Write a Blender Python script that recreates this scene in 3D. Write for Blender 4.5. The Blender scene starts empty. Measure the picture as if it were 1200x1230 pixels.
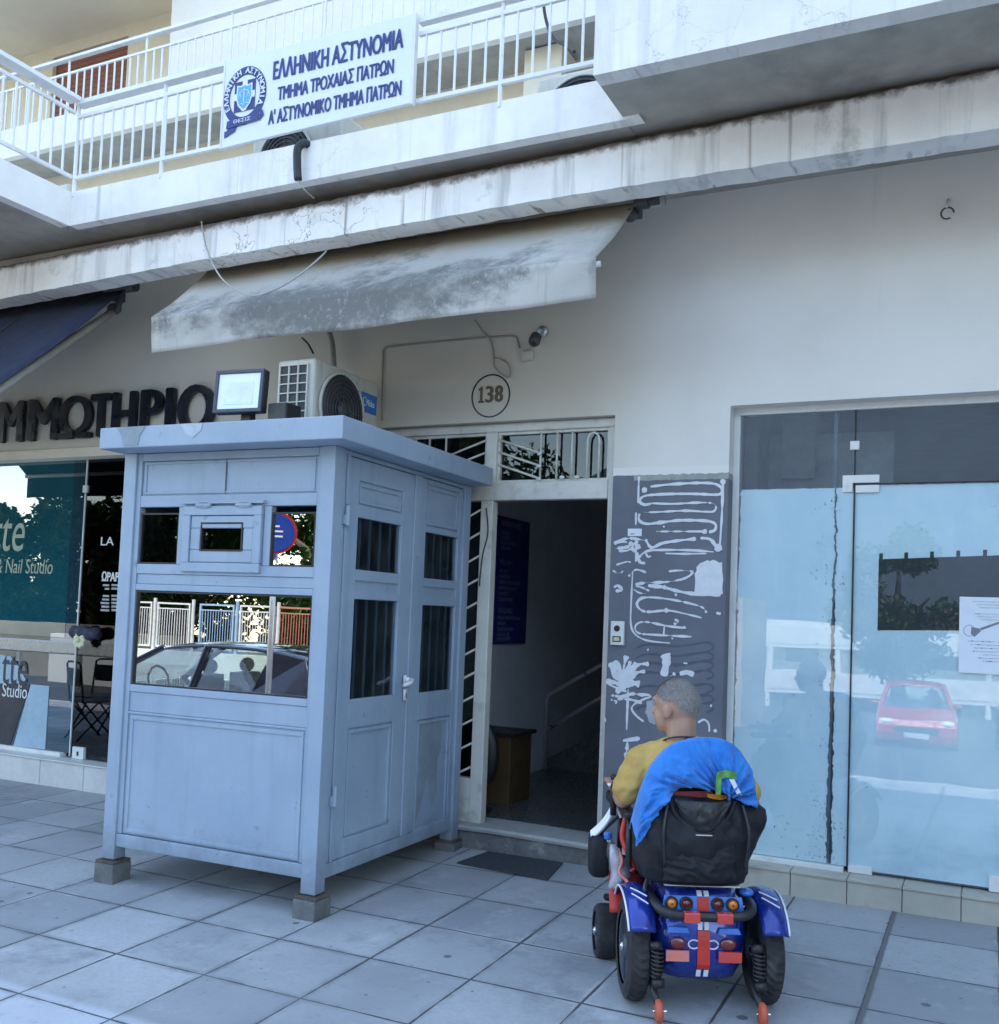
import bpy, bmesh, math, random
from mathutils import Vector, Matrix, noise
random.seed(7)
R = math.radians
scene = bpy.context.scene
C = scene.collection

# ------------------------------------------------------------------ camera, world, sun, exposure
cam_d = bpy.data.cameras.new('camera')
cam = bpy.data.objects.new('camera', cam_d); C.objects.link(cam)
CO = Vector((0, -5.878, 1.5))
FW = Vector((-0.441018, 0.895901, 0.053368)); F = 1208.61; CY = 59.27
YAW, PIT, ROL = 0.457479, 0.0533935, 0.0389204
FW = Vector((-math.sin(YAW)*math.cos(PIT), math.cos(YAW)*math.cos(PIT), math.sin(PIT)))
_r = Vector((math.cos(YAW), math.sin(YAW), 0)); _u = _r.cross(FW)
RT = math.cos(ROL)*_r + math.sin(ROL)*_u
UP = -math.sin(ROL)*_r + math.cos(ROL)*_u
m = Matrix((RT, UP, -FW)).transposed().to_4x4(); m.translation = CO
cam.matrix_world = m
cam_d.sensor_fit = 'HORIZONTAL'; cam_d.sensor_width = 36
cam_d.lens = F/1200*36; cam_d.shift_y = CY/1200
cam_d.clip_start = 0.05; cam_d.clip_end = 3000
scene.camera = cam

SUN_EL, SUN_AZ = 65.0, 6.0         # the sun stands behind the building
world = bpy.data.worlds.new('World'); scene.world = world; world.use_nodes = True
wn = world.node_tree; wn.nodes.clear()
sky = wn.nodes.new('ShaderNodeTexSky'); sky.sky_type = 'NISHITA'; sky.sun_disc = False
sky.sun_elevation = R(SUN_EL); sky.sun_rotation = R(SUN_AZ)
sky.air_density = 1.0; sky.dust_density = 0.2; sky.ozone_density = 1.6
bg = wn.nodes.new('ShaderNodeBackground'); bg.inputs['Strength'].default_value = 0.15
wo = wn.nodes.new('ShaderNodeOutputWorld')
wb = wn.nodes.new('ShaderNodeMix'); wb.data_type = 'RGBA'; wb.blend_type = 'MULTIPLY'; wb.inputs[0].default_value = 1; wb.inputs[7].default_value = (1.13, 1.0, .84, 1)
wn.links.new(sky.outputs[0], wb.inputs[6]); wn.links.new(wb.outputs[2], bg.inputs[0]); wn.links.new(bg.outputs[0], wo.inputs[0])
sd = bpy.data.lights.new('sun', 'SUN'); sd.energy = 2.0; sd.angle = R(0.5); sd.color = (1, .95, .88)
sun = bpy.data.objects.new('sun', sd); C.objects.link(sun)
sdir = Vector((math.sin(R(SUN_AZ))*math.cos(R(SUN_EL)), math.cos(R(SUN_AZ))*math.cos(R(SUN_EL)), math.sin(R(SUN_EL))))
sun.rotation_euler = sdir.to_track_quat('Z', 'Y').to_euler()
scene.view_settings.view_transform = 'Standard'; scene.view_settings.look = 'None'
scene.view_settings.exposure = 2.52; scene.view_settings.gamma = 1

# ------------------------------------------------------------------ helpers
def wy(px, py, y=0.0):
    d = FW + RT*(px-600)/F - UP*(py-615-CY)/F
    return CO + d*((y-CO.y)/d.y)
def wxp(px, py, x):
    d = FW + RT*(px-600)/F - UP*(py-615-CY)/F
    return CO + d*((x-CO.x)/d.x)
def gz(x, y):
    "height of the sloping pavement and of the street behind it"
    if y > -6.05: return 0.006*(x+2) + 0.030*y
    b = 0.006*(max(-12, min(6, x))+2) - .1815
    if y > -20: return b - .13 + (y+6.05)*0.062
    return b - .13 - .865 + (y+20)*0.04
def lerp(a, b, t): return a+(b-a)*t
def interp(x, tab):
    if x <= tab[0][0]: return tab[0][1]
    for (x0, y0), (x1, y1) in zip(tab, tab[1:]):
        if x <= x1: return lerp(y0, y1, (x-x0)/(x1-x0))
    return tab[-1][1]

ORIGIN = {}
def root_of(o):
    while o.parent: o = o.parent
    return o
def thing(name, label, cat, loc=(0, 0, 0), rotz=None, group=None):
    o = bpy.data.objects.new(name, None); C.objects.link(o)
    o.empty_display_size = .1; o.location = loc
    if rotz is None: ORIGIN[o.name] = Vector(loc)
    else: o.rotation_euler = (0, 0, rotz)
    o['label'] = label; o['category'] = cat
    if group: o['group'] = group
    return o
def tag(o, label=None, cat=None, group=None, kind=None):
    if label: o['label'] = label
    if cat: o['category'] = cat
    if group: o['group'] = group
    if kind: o['kind'] = kind
    return o
def link(name, me, mat, parent=None, smooth=False, bevel=0, label=None):
    if parent is not None:
        v = ORIGIN.get(root_of(parent).name)
        if v is not None: me.transform(Matrix.Translation(-v))
    o = bpy.data.objects.new(name, me); C.objects.link(o)
    if parent is not None: o.parent = parent
    if mat is not None and len(me.materials) == 0: me.materials.append(mat)
    if smooth:
        for p in me.polygons: p.use_smooth = True
    if bevel:
        b = o.modifiers.new('bevel', 'BEVEL'); b.width = bevel; b.segments = 2; b.limit_method = 'ANGLE'; b.angle_limit = R(40)
    if label: o['label'] = label
    return o
def copy_tree(o, parent=None):
    c = o.copy(); C.objects.link(c); c.parent = parent
    for ch in list(o.children): copy_tree(ch, c)
    return c

class MB:
    def __init__(s): s.bm = bmesh.new()
    def box(s, x0, x1, y0, y1, z0, z1, mtx=None):
        vs = [s.bm.verts.new((x, y, z)) for z in (z0, z1) for y in (y0, y1) for x in (x0, x1)]
        for f in ((0, 2, 3, 1), (4, 5, 7, 6), (0, 1, 5, 4), (1, 3, 7, 5), (3, 2, 6, 7), (2, 0, 4, 6)):
            s.bm.faces.new([vs[i] for i in f])
        if mtx is not None:
            for v in vs: v.co = mtx @ v.co
        return s
    def prism(s, pts, d):
        "closed planar polygon pts (3-D) extruded by the vector d"
        d = Vector(d); a = [s.bm.verts.new(Vector(p)) for p in pts]; b = [s.bm.verts.new(Vector(p)+d) for p in pts]
        n = len(pts); s.bm.faces.new(a); s.bm.faces.new(b[::-1])
        for i in range(n): s.bm.faces.new((a[i], b[i], b[(i+1) % n], a[(i+1) % n]))
        return s
    def hexa(s, a, b):
        "two quads a and b joined"
        va = [s.bm.verts.new(Vector(p)) for p in a]; vb = [s.bm.verts.new(Vector(p)) for p in b]
        s.bm.faces.new(va); s.bm.faces.new(vb[::-1])
        for i in range(4): s.bm.faces.new((va[i], vb[i], vb[(i+1) % 4], va[(i+1) % 4]))
        return s
    def tube(s, pts, r, n=8, closed=False, cap=True):
        pts = [Vector(p) for p in pts]; N = len(pts)
        rs = r if isinstance(r, (list, tuple)) else [r]*N
        rings = []; ref = None
        for i, p in enumerate(pts):
            if closed: t = pts[(i+1) % N]-pts[i-1]
            else: t = (pts[min(i+1, N-1)]-pts[max(i-1, 0)])
            if t.length < 1e-9: t = Vector((0, 0, 1))
            t.normalize()
            if ref is None:
                ref = Vector((0, 0, 1)) if abs(t.z) < .9 else Vector((1, 0, 0))
            u = (ref - t*ref.dot(t)); u.normalize(); w = t.cross(u); ref = u
            rings.append([s.bm.verts.new(p + (u*math.cos(2*math.pi*k/n) + w*math.sin(2*math.pi*k/n))*rs[i]) for k in range(n)])
        for i in range(N if closed else N-1):
            a, b = rings[i], rings[(i+1) % N]
            for k in range(n): s.bm.faces.new((a[k], a[(k+1) % n], b[(k+1) % n], b[k]))
        if not closed and cap:
            s.bm.faces.new(rings[0][::-1]); s.bm.faces.new(rings[-1])
        return s
    def cyl(s, p0, p1, r0, r1=None, n=16): return s.tube([p0, p1], [r0, r0 if r1 is None else r1], n)
    def lathe(s, prof, axis_o, axis, n=32, closed=False):
        "prof: (radius, height along axis)"
        ax = Vector(axis).normalized(); o = Vector(axis_o)
        ref = Vector((0, 0, 1)) if abs(ax.z) < .9 else Vector((1, 0, 0))
        u = (ref-ax*ref.dot(ax)).normalized(); w = ax.cross(u)
        rings = [[s.bm.verts.new(o+ax*h+(u*math.cos(2*math.pi*k/n)+w*math.sin(2*math.pi*k/n))*max(r, 1e-4)) for k in range(n)] for r, h in prof]
        m_ = len(rings)
        for i in range(m_ if closed else m_-1):
            a, b = rings[i], rings[(i+1) % m_]
            for k in range(n): s.bm.faces.new((a[k], a[(k+1) % n], b[(k+1) % n], b[k]))
        if not closed:
            s.bm.faces.new(rings[0][::-1]); s.bm.faces.new(rings[-1])
        return s
    def ell(s, c, r, rot=None, seg=16):
        g = bmesh.ops.create_uvsphere(s.bm, u_segments=seg, v_segments=max(6, seg//2), radius=1)
        mt = Matrix.Translation(c) @ (rot.to_4x4() if rot is not None else Matrix.Identity(4)) @ Matrix.Diagonal((*([r]*3 if isinstance(r, (int, float)) else r), 1))
        for v in g['verts']: v.co = mt @ v.co
        return s
    def grid(s, fn, nu, nv, thick=0, closed_u=False):
        vs = [[s.bm.verts.new(Vector(fn(i/nu, j/nv))) for i in range(nu+1)] for j in range(nv+1)]
        for j in range(nv):
            for i in range(nu): s.bm.faces.new((vs[j][i], vs[j][i+1], vs[j+1][i+1], vs[j+1][i]))
        return s
    def solid(s, t):
        bmesh.ops.recalc_face_normals(s.bm, faces=s.bm.faces)
        bmesh.ops.solidify(s.bm, geom=s.bm.faces[:], thickness=t)
        return s
    def mesh(s, name):
        bmesh.ops.recalc_face_normals(s.bm, faces=s.bm.faces)
        me = bpy.data.meshes.new(name); s.bm.to_mesh(me); s.bm.free(); return me
    def build(s, name, mat, parent=None, smooth=False, bevel=0, label=None):
        return link(name, s.mesh(name), mat, parent, smooth, bevel, label)

def organic(name, prims, mat, parent, voxel=.008, smooth_it=6, wr=0):
    "capsules ('c',p0,p1,r0,r1) and ellipsoids ('e',c,r,rot) fused into one continuous skin"
    b = MB()
    for p in prims:
        if p[0] == 'c':
            _, p0, p1, r0, r1 = p; p0 = Vector(p0); p1 = Vector(p1)
            b.ell(p0, r0, seg=16); b.ell(p1, r1, seg=16); b.tube([p0, p1], [r0, r1], 16)
        else:
            b.ell(Vector(p[1]), p[2], p[3] if len(p) > 3 else None, 20)
    me = b.mesh(name); o = bpy.data.objects.new('tmp', me); C.objects.link(o)
    r = o.modifiers.new('r', 'REMESH'); r.mode = 'VOXEL'; r.voxel_size = voxel
    sm = o.modifiers.new('s', 'SMOOTH'); sm.factor = .5; sm.iterations = smooth_it
    dg = bpy.context.evaluated_depsgraph_get()
    m2 = bpy.data.meshes.new_from_object(o.evaluated_get(dg)); m2.name = name
    if wr:
        nn = [v.normal.copy() for v in m2.vertices]
        for v, n_ in zip(m2.vertices, nn):
            p = v.co; k = (.5-abs(noise.noise(Vector((p.x*9+p.z*6, p.y*9, p.z*8-p.x*7)))))+.5*(.5-abs(noise.noise(Vector((p.x*21-p.z*15, p.y*19, p.z*20+4)))))
            v.co = p+n_*wr*(k-.12)
    bpy.data.objects.remove(o); m2.materials.clear()
    return link(name, m2, mat, parent, True)

LATIN = str.maketrans('ΑΕΗΙΚΜΝΟΡΤΥΧΒΖ', 'AEHIKMNOPTYXBZ')     # same letter shapes, cleaner outlines
def text_mesh(body, w=None, h=None, bold=0.0, ext=.002, shear=0, ls=1.0):
    cu = bpy.data.curves.new('txt', 'FONT'); cu.body = body.translate(LATIN); cu.extrude = 0.01; cu.align_x = 'LEFT'
    cu.shear = shear; cu.space_character = ls; cu.resolution_u = 5
    o = bpy.data.objects.new('txt', cu); C.objects.link(o)
    dg = bpy.context.evaluated_depsgraph_get()
    me = bpy.data.meshes.new_from_object(o.evaluated_get(dg)); bpy.data.objects.remove(o)
    xs = [v.co.x for v in me.vertices]; ys = [v.co.y for v in me.vertices]
    x0, x1, y0, y1 = min(xs), max(xs), min(ys), max(ys)
    sx = (w-1.6*bold)/(x1-x0) if w else None; sy = h/(y1-y0) if h else None
    sx = sx or sy; sy = sy or sx
    for v in me.vertices:
        v.co = ((v.co.x-x0)*sx+.8*bold, (v.co.y-y0)*sy, (v.co.z/0.01)*ext/2)
    me.materials.clear()
    if bold:
        bm = bmesh.new()
        for k in range(5):
            m2 = me.copy(); m2.transform(Matrix.Translation(((k-2)*bold*.5, [0, .37, -.31, .19, -.13][k]*bold, (k-2)*.00022))); bm.from_mesh(m2); bpy.data.meshes.remove(m2)
        bm.to_mesh(me); bm.free()
    return me
def put_text(name, body, mat, parent, o, ux=(1, 0, 0), uz=(0, 0, 1), label=None, **k):
    "lettering with its lower left corner at o, running along ux, up along uz"
    me = text_mesh(body, **k); ux = Vector(ux); uz = Vector(uz); n = ux.cross(uz)
    mt = Matrix((ux, uz, n)).transposed().to_4x4(); mt.translation = Vector(o)
    me.transform(mt)
    return link(name, me, mat, parent, label=label)

# ------------------------------------------------------------------ materials
class NT:
    def __init__(s, name):
        s.m = bpy.data.materials.new(name); s.m.use_nodes = True; s.t = s.m.node_tree; s.t.nodes.clear()
        s.out = s.n('ShaderNodeOutputMaterial')
    def n(s, typ, ins=None, **props):
        nd = s.t.nodes.new(typ)
        for k, v in props.items(): setattr(nd, k, v)
        for k, v in (ins or {}).items(): s.set(nd, k, v)
        return nd
    def set(s, nd, k, v):
        if isinstance(v, bpy.types.Node): v = v.outputs[0]
        if isinstance(v, bpy.types.NodeSocket): s.t.links.new(v, nd.inputs[k])
        else:
            if isinstance(v, (tuple, list)) and len(v) == 3 and nd.inputs[k].type == 'RGBA': v = (*v, 1)
            nd.inputs[k].default_value = v
    def co(s): return s.n('ShaderNodeTexCoord').outputs['Object']
    def map(s, sc=(1, 1, 1), loc=(0, 0, 0), vec=None):
        return s.n('ShaderNodeMapping', {'Vector': vec or s.co(), 'Scale': sc, 'Location': loc}).outputs[0]
    def noise(s, scale=5, detail=4, rough=.55, vec=None, dist=0):
        return s.n('ShaderNodeTexNoise', {'Vector': vec or s.co(), 'Scale': scale, 'Detail': detail, 'Roughness': rough, 'Distortion': dist}).outputs['Fac']
    def math(s, op, a, b=0.0, c=None):
        nd = s.n('ShaderNodeMath', {0: a, 1: b}, operation=op)
        if c is not None: s.set(nd, 2, c)
        return nd.outputs[0]
    def ss(s, v, a, b, lo=0.0, hi=1.0):
        return s.n('ShaderNodeMapRange', {'Value': v, 'From Min': a, 'From Max': b, 'To Min': lo, 'To Max': hi}, interpolation_type='SMOOTHSTEP').outputs[0]
    def mix(s, f, a, b, mode='MIX'):
        nd = s.n('ShaderNodeMix', None, data_type='RGBA', blend_type=mode)
        for k, v in ((0, f), (6, a), (7, b)):
            if isinstance(v, (bpy.types.NodeSocket,)): s.t.links.new(v, nd.inputs[k])
            else: nd.inputs[k].default_value = (*v, 1) if isinstance(v, (tuple, list)) and len(v) == 3 else v
        return nd.outputs[2]
    def xyz(s, vec=None):
        nd = s.n('ShaderNodeSeparateXYZ', {0: vec or s.co()}); return nd.outputs
    def bump(s, h, st=.3, d=.01): return s.n('ShaderNodeBump', {'Height': h, 'Strength': st, 'Distance': d}).outputs[0]
    def bsdf(s, col, rough=.6, metal=0, normal=None, spec=.5, coat=0, **kw):
        p = s.n('ShaderNodeBsdfPrincipled', {'Base Color': col, 'Roughness': rough, 'Metallic': metal, 'Specular IOR Level': spec, 'Coat Weight': coat})
        for k, v in kw.items(): s.set(p, k, v)
        if normal is not None: s.set(p, 'Normal', normal)
        return p
    def done(s, sh): s.t.links.new(sh.outputs[0] if isinstance(sh, bpy.types.Node) else sh, s.out.inputs[0]); return s.m

def mat(name, col, rough=.6, metal=0, var=.12, sc=4, bump=.0, bsc=60, dirt=None, damt=.4, dsc=2.5, streak=False, coat=0, spec=.5, spots=0):
    t = NT(name)
    n1 = t.noise(sc, 5); n2 = t.noise(sc*7, 3)
    f = t.math('ADD', t.math('MULTIPLY', n1, .7), t.math('MULTIPLY', n2, .3))
    c = t.mix(t.ss(f, .3, .7), tuple(max(0, x*(1-var)) for x in col), tuple(min(1, x*(1+var)) for x in col))
    if dirt:
        v = t.map((7, 7, .5)) if streak else None
        d = t.noise(dsc, 6, .65, vec=v)
        c = t.mix(t.math('MULTIPLY', t.ss(d, .52, .75), damt), c, dirt)
    if spots:
        vo = t.n('ShaderNodeTexVoronoi', {'Vector': t.co(), 'Scale': spots}).outputs['Distance']
        c = t.mix(t.math('MULTIPLY', t.ss(vo, .09, .04), .5), c, tuple(x*.35 for x in col))
    nrm = t.bump(t.noise(bsc, 4), bump, .004) if bump else None
    rr = t.ss(t.noise(sc*2.3, 4), .3, .7, max(.02, rough-.1), min(1, rough+.1))
    return t.done(t.bsdf(c, rr, metal, nrm, spec, coat))

def glass(name, tint=(.92, .97, .95), base=.04, gain=1.0, rough=0.0, dust=0.0, wav=0.0, film=None, fcol=(.03, .16, .2)):
    t = NT(name)
    nrm = t.bump(t.noise(1.3, 2), wav, .02) if wav else None
    bf = t.n('ShaderNodeNewGeometry').outputs['Backfacing']
    fr = t.n('ShaderNodeFresnel', {'IOR': t.math('SUBTRACT', 1.5, t.math('MULTIPLY', bf, .83333))})
    fac = t.math('MINIMUM', t.math('MULTIPLY_ADD', fr.outputs[0], gain, base), 1.0)
    tr = t.n('ShaderNodeBsdfTransparent', {'Color': tint})
    gl = t.n('ShaderNodeBsdfGlossy', {'Color': (.95, .97, 1, 1), 'Roughness': rough})
    if nrm is not None: t.set(gl, 'Normal', nrm)
    mx = t.n('ShaderNodeMixShader', {0: fac, 1: tr, 2: gl})
    if film:
        fd = t.n('ShaderNodeBsdfDiffuse', {'Color': fcol})
        tf = t.n('ShaderNodeMixShader', {0: film, 1: tr, 2: fd}); t.set(mx, 1, tf)
    if dust:
        df = t.n('ShaderNodeBsdfDiffuse', {'Color': (.5, .5, .48, 1)})
        mx = t.n('ShaderNodeMixShader', {0: t.math('MULTIPLY', t.ss(t.noise(6, 6, .7), .4, .8), dust), 1: mx, 2: df})
    return t.done(mx)

M = {}
def booth_mat():
    t = NT('booth paint'); x, y, z = t.xyz()
    c = t.mix(t.ss(t.noise(2.2, 6, .65), .3, .7), (.275, .350, .445), (.330, .405, .495))
    c = t.mix(t.ss(t.noise(1.4, 5, .65, vec=t.map((6, 6, .45))), .52, .74, 0, .30), c, (.20, .26, .33))        # drips
    c = t.mix(t.ss(t.noise(1.1, 4, .6, vec=t.map((16, 16, .3), (5, 0, 0))), .60, .72, 0, .22), c, (.36, .45, .54))   # brush marks
    lo = t.math('ADD', z, t.math('MULTIPLY', t.math('SUBTRACT', t.noise(6, 6, .7), .5), .5))
    c = t.mix(t.ss(lo, .34, .02, 0, .55), c, (.13, .14, .15))                                                  # road dirt
    sp = t.math('MULTIPLY', t.ss(t.noise(9, 5, .7), .64, .70), .6)
    c = t.mix(sp, c, (.17, .21, .26))
    rs = t.math('MULTIPLY', t.ss(t.noise(34, 4, .7), .70, .74), t.ss(t.noise(2.5, 3), .52, .62))
    c = t.mix(t.math('MULTIPLY', rs, .8), c, (.14, .085, .055))
    return t.done(t.bsdf(c, t.ss(t.noise(5, 4), .3, .7, .36, .58), normal=t.bump(t.noise(38, 5), .12, .004)))
M['booth'] = booth_mat()
M['patch'] = mat('bare primer', (.40, .46, .53), .6, var=.15, sc=8)
M['booth_dark'] = mat('booth primer patch', (.235, .29, .335), .6, var=.15, sc=6)
M['steel'] = mat('brushed steel', (.62, .63, .65), .35, .6, var=.08)
M['white_metal'] = mat('white enamel', (.74, .74, .71), .4, var=.06, sc=5, dirt=(.38, .33, .26), damt=.45, dsc=6)
M['cream_metal'] = mat('cream enamel', (.66, .64, .57), .45, var=.07, sc=5, dirt=(.3, .25, .18), damt=.5, dsc=7)
M['rail_white'] = mat('railing white', (.80, .81, .82), .45, var=.05, sc=3, dirt=(.5, .42, .33), damt=.4, dsc=7)
M['black'] = mat('black plastic', (.018, .018, .02), .45, var=.2)
M['rubber'] = mat('rubber', (.026, .026, .028), .85, var=.3, sc=8, dirt=(.10, .10, .10), damt=.6, dsc=7)
M['dark_cable'] = mat('dark cable', (.03, .03, .035), .6)
M['grey_cable'] = mat('grey cable', (.42, .41, .38), .6)
M['concrete'] = mat('concrete', (.14, .145, .145), .9, var=.25, sc=8, bump=.4, dirt=(.1, .1, .09), damt=.6)
M['ac'] = mat('ac enamel', (.60, .58, .50), .45, var=.06, dirt=(.33, .28, .2), damt=.5, dsc=3, streak=True)
M['ac_dark'] = mat('ac fan recess', (.045, .045, .05), .6)
M['ac_grey'] = mat('ac guard', (.065, .065, .07), .5)
M['blue_sticker'] = mat('blue sticker', (.03, .17, .50), .4)
M['cream_wall'] = mat('cream wall', (.76, .70, .56), .85, var=.05, bump=.1)
M['cream_light'] = mat('pale cream render', (.84, .78, .64), .85, var=.04, sc=1.5)
M['white_wall'] = mat('white wall', (.82, .79, .73), .85, var=.04, sc=1.5, bump=.08)
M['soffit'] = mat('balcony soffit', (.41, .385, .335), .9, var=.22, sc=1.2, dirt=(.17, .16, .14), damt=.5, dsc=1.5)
M['sign_white'] = mat('sign panel', (.74, .78, .84), .35, var=.03, sc=2)
M['sign_blue'] = mat('sign blue', (.022, .035, .19), .45)
M['sign_lblue'] = mat('emblem light blue', (.10, .42, .83), .45)
M['sign_letter'] = mat('black letters', (.010, .012, .020), .35)
M['marble'] = mat('marble plinth', (.60, .60, .58), .45, var=.1, sc=5, dirt=(.3, .29, .27), damt=.35)
M['brown_shutter'] = mat('brown roller slats', (.26, .10, .075), .5)
M['navy_fabric'] = mat('navy canvas', (.020, .028, .062), .85, var=.2, bump=.2, bsc=200)
M['interior'] = mat('interior plaster', (.68, .69, .70), .85, var=.08)
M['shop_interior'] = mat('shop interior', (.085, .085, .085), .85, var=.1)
M['terrazzo'] = mat('dark terrazzo', (.10, .10, .10), .3, var=.3, sc=30)
M['wood'] = mat('yellow wood', (.085, .05, .02), .5, var=.2)
M['navy_panel'] = mat('navy panel', (.022, .028, .20), .55)
M['faint_text'] = mat('faded lettering', (.24, .26, .42), .6)
M['glass'] = glass('clear glass', base=.02, gain=1.7, dust=.03)
M['glass_shop'] = glass('shop glass', (.96, .985, .985), base=.02, gain=1.3, wav=.05, film=.06, fcol=(.36, .42, .50))
M['glass_teal'] = glass('teal film glass', (.10, .34, .36), base=.09, gain=2.4, wav=.02, film=.62, fcol=(.02, .15, .19))
M['glass_grey'] = glass('grey film glass', (.22, .34, .40), base=.05, gain=2.0, wav=.02, film=.35, fcol=(.05, .14, .20))
M['glass_mirror'] = glass('mirror film glass', (.16, .18, .2), base=.38, gain=1.2, wav=.012)
M['glass_booth_side'] = glass('booth side glass', (.70, .76, .78), base=.04, gain=1.4, dust=.04)
M['glass_low'] = glass('dark booth glass', (.3, .33, .35), base=.015, gain=.8)

def wall_paint():
    t = NT('facade plaster'); x, y, z = t.xyz()
    n = t.noise(1.1, 6, .6); n2 = t.noise(22, 3)
    cream = (.64, .585, .48); white = (.80, .77, .715)
    edge = t.math('ADD', x, t.math('MULTIPLY', n2, .02))
    c = t.mix(t.ss(edge, -.45, .25), cream, white)
    c = t.mix(t.ss(n, .35, .75, 0, .25), c, (.52, .50, .45))
    dr = t.noise(1.2, 6, .7, vec=t.map((5, 5, .35)))
    c = t.mix(t.ss(dr, .6, .8, 0, .35), c, (.36, .34, .30))
    return t.done(t.bsdf(c, .85, normal=t.bump(t.noise(45, 5), .12, .01)))
M['wall'] = wall_paint()

def pillar_paint():
    t = NT('painted pillar'); x, y, z = t.xyz()
    n = t.noise(30, 4); n2 = t.noise(3, 5)
    zz = t.math('ADD', z, t.math('MULTIPLY', n, .022))
    base = t.mix(t.ss(n2, .35, .7), (.135, .143, .17), (.165, .174, .205))
    base = t.mix(t.ss(t.noise(9, 5, .7), .62, .72, 0, .5), base, (.09, .1, .13))
    band = t.mix(t.ss(t.noise(14, 4), .4, .6), (.30, .32, .29), (.36, .37, .33))
    inx = t.math('MULTIPLY', t.math('GREATER_THAN', x, .005), t.math('GREATER_THAN', zz, 2.368))
    base = t.mix(inx, base, band)
    c = t.mix(t.math('GREATER_THAN', zz, 2.402), base, (.80, .77, .715))
    return t.done(t.bsdf(c, .7, normal=t.bump(t.noise(45, 5), .12, .01)))
M['pillar'] = pillar_paint()

def fascia_mat(name, ztop, zslope, h, dirty=1.0, cx=0):
    t = NT(name); x, y, z = t.xyz()
    base = t.mix(t.ss(t.noise(2.2, 6, .65), .35, .7), (.91, .89, .85), (.80, .78, .745))
    st = t.noise(1.0, 5, .62, vec=t.map((7.5, 2, .55)))
    c = t.mix(t.ss(st, .50, .72, 0, .62*dirty), base, (.32, .32, .32))
    st2 = t.noise(1.3, 3, .5, vec=t.map((11, 2, .22), (3.3, 0, 0)))
    c = t.mix(t.ss(st2, .63, .73, 0, .75*dirty), c, (.22, .16, .115))
    c = t.mix(t.ss(t.noise(3.2, 7, .75), .57, .72, 0, .5*dirty), c, (.36, .34, .31))
    # grime along the upper edge
    top = t.math('ADD', ztop, t.math('MULTIPLY', x, zslope))
    dz = t.math('SUBTRACT', top, z)
    g = t.math('ADD', dz, t.math('MULTIPLY', t.math('SUBTRACT', t.noise(9, 6, .7), .5), .13))
    c = t.mix(t.math('MULTIPLY', t.ss(g, .055, .005), .95*min(1, dirty)), c, (.11, .085, .065))
    # cracks
    wv = t.n('ShaderNodeVectorMath', {0: t.map((1, .2, 1.2)), 1: t.n('ShaderNodeTexNoise', {'Vector': t.co(), 'Scale': 5.0, 'Detail': 4}).outputs['Color']}, operation='MULTIPLY_ADD')
    nn = t.n('ShaderNodeTexNoise', {'Vector': t.co(), 'Scale': 6.0, 'Detail': 5})
    ad = t.n('ShaderNodeVectorMath', {0: nn.outputs['Color'], 1: (.35, .35, .35), 2: t.co()}, operation='MULTIPLY_ADD')
    vo = t.n('ShaderNodeTexVoronoi', {'Vector': ad.outputs[0], 'Scale': 3.4}, feature='DISTANCE_TO_EDGE')
    cr = t.math('MULTIPLY', t.ss(vo.outputs['Distance'], .009, .002), t.math('MULTIPLY', t.ss(t.noise(.8, 3), .54, .62), t.ss(t.math('ABSOLUTE', t.math('ADD', x, cx)), 1.3, .7) if cx else .35))
    c = t.mix(t.math('MULTIPLY', cr, .75), c, (.12, .11, .10))
    h_ = t.math('SUBTRACT', t.math('MULTIPLY', t.noise(28, 5), .5), cr)
    return t.done(t.bsdf(c, .85, normal=t.bump(h_, .25, .01)))

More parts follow.
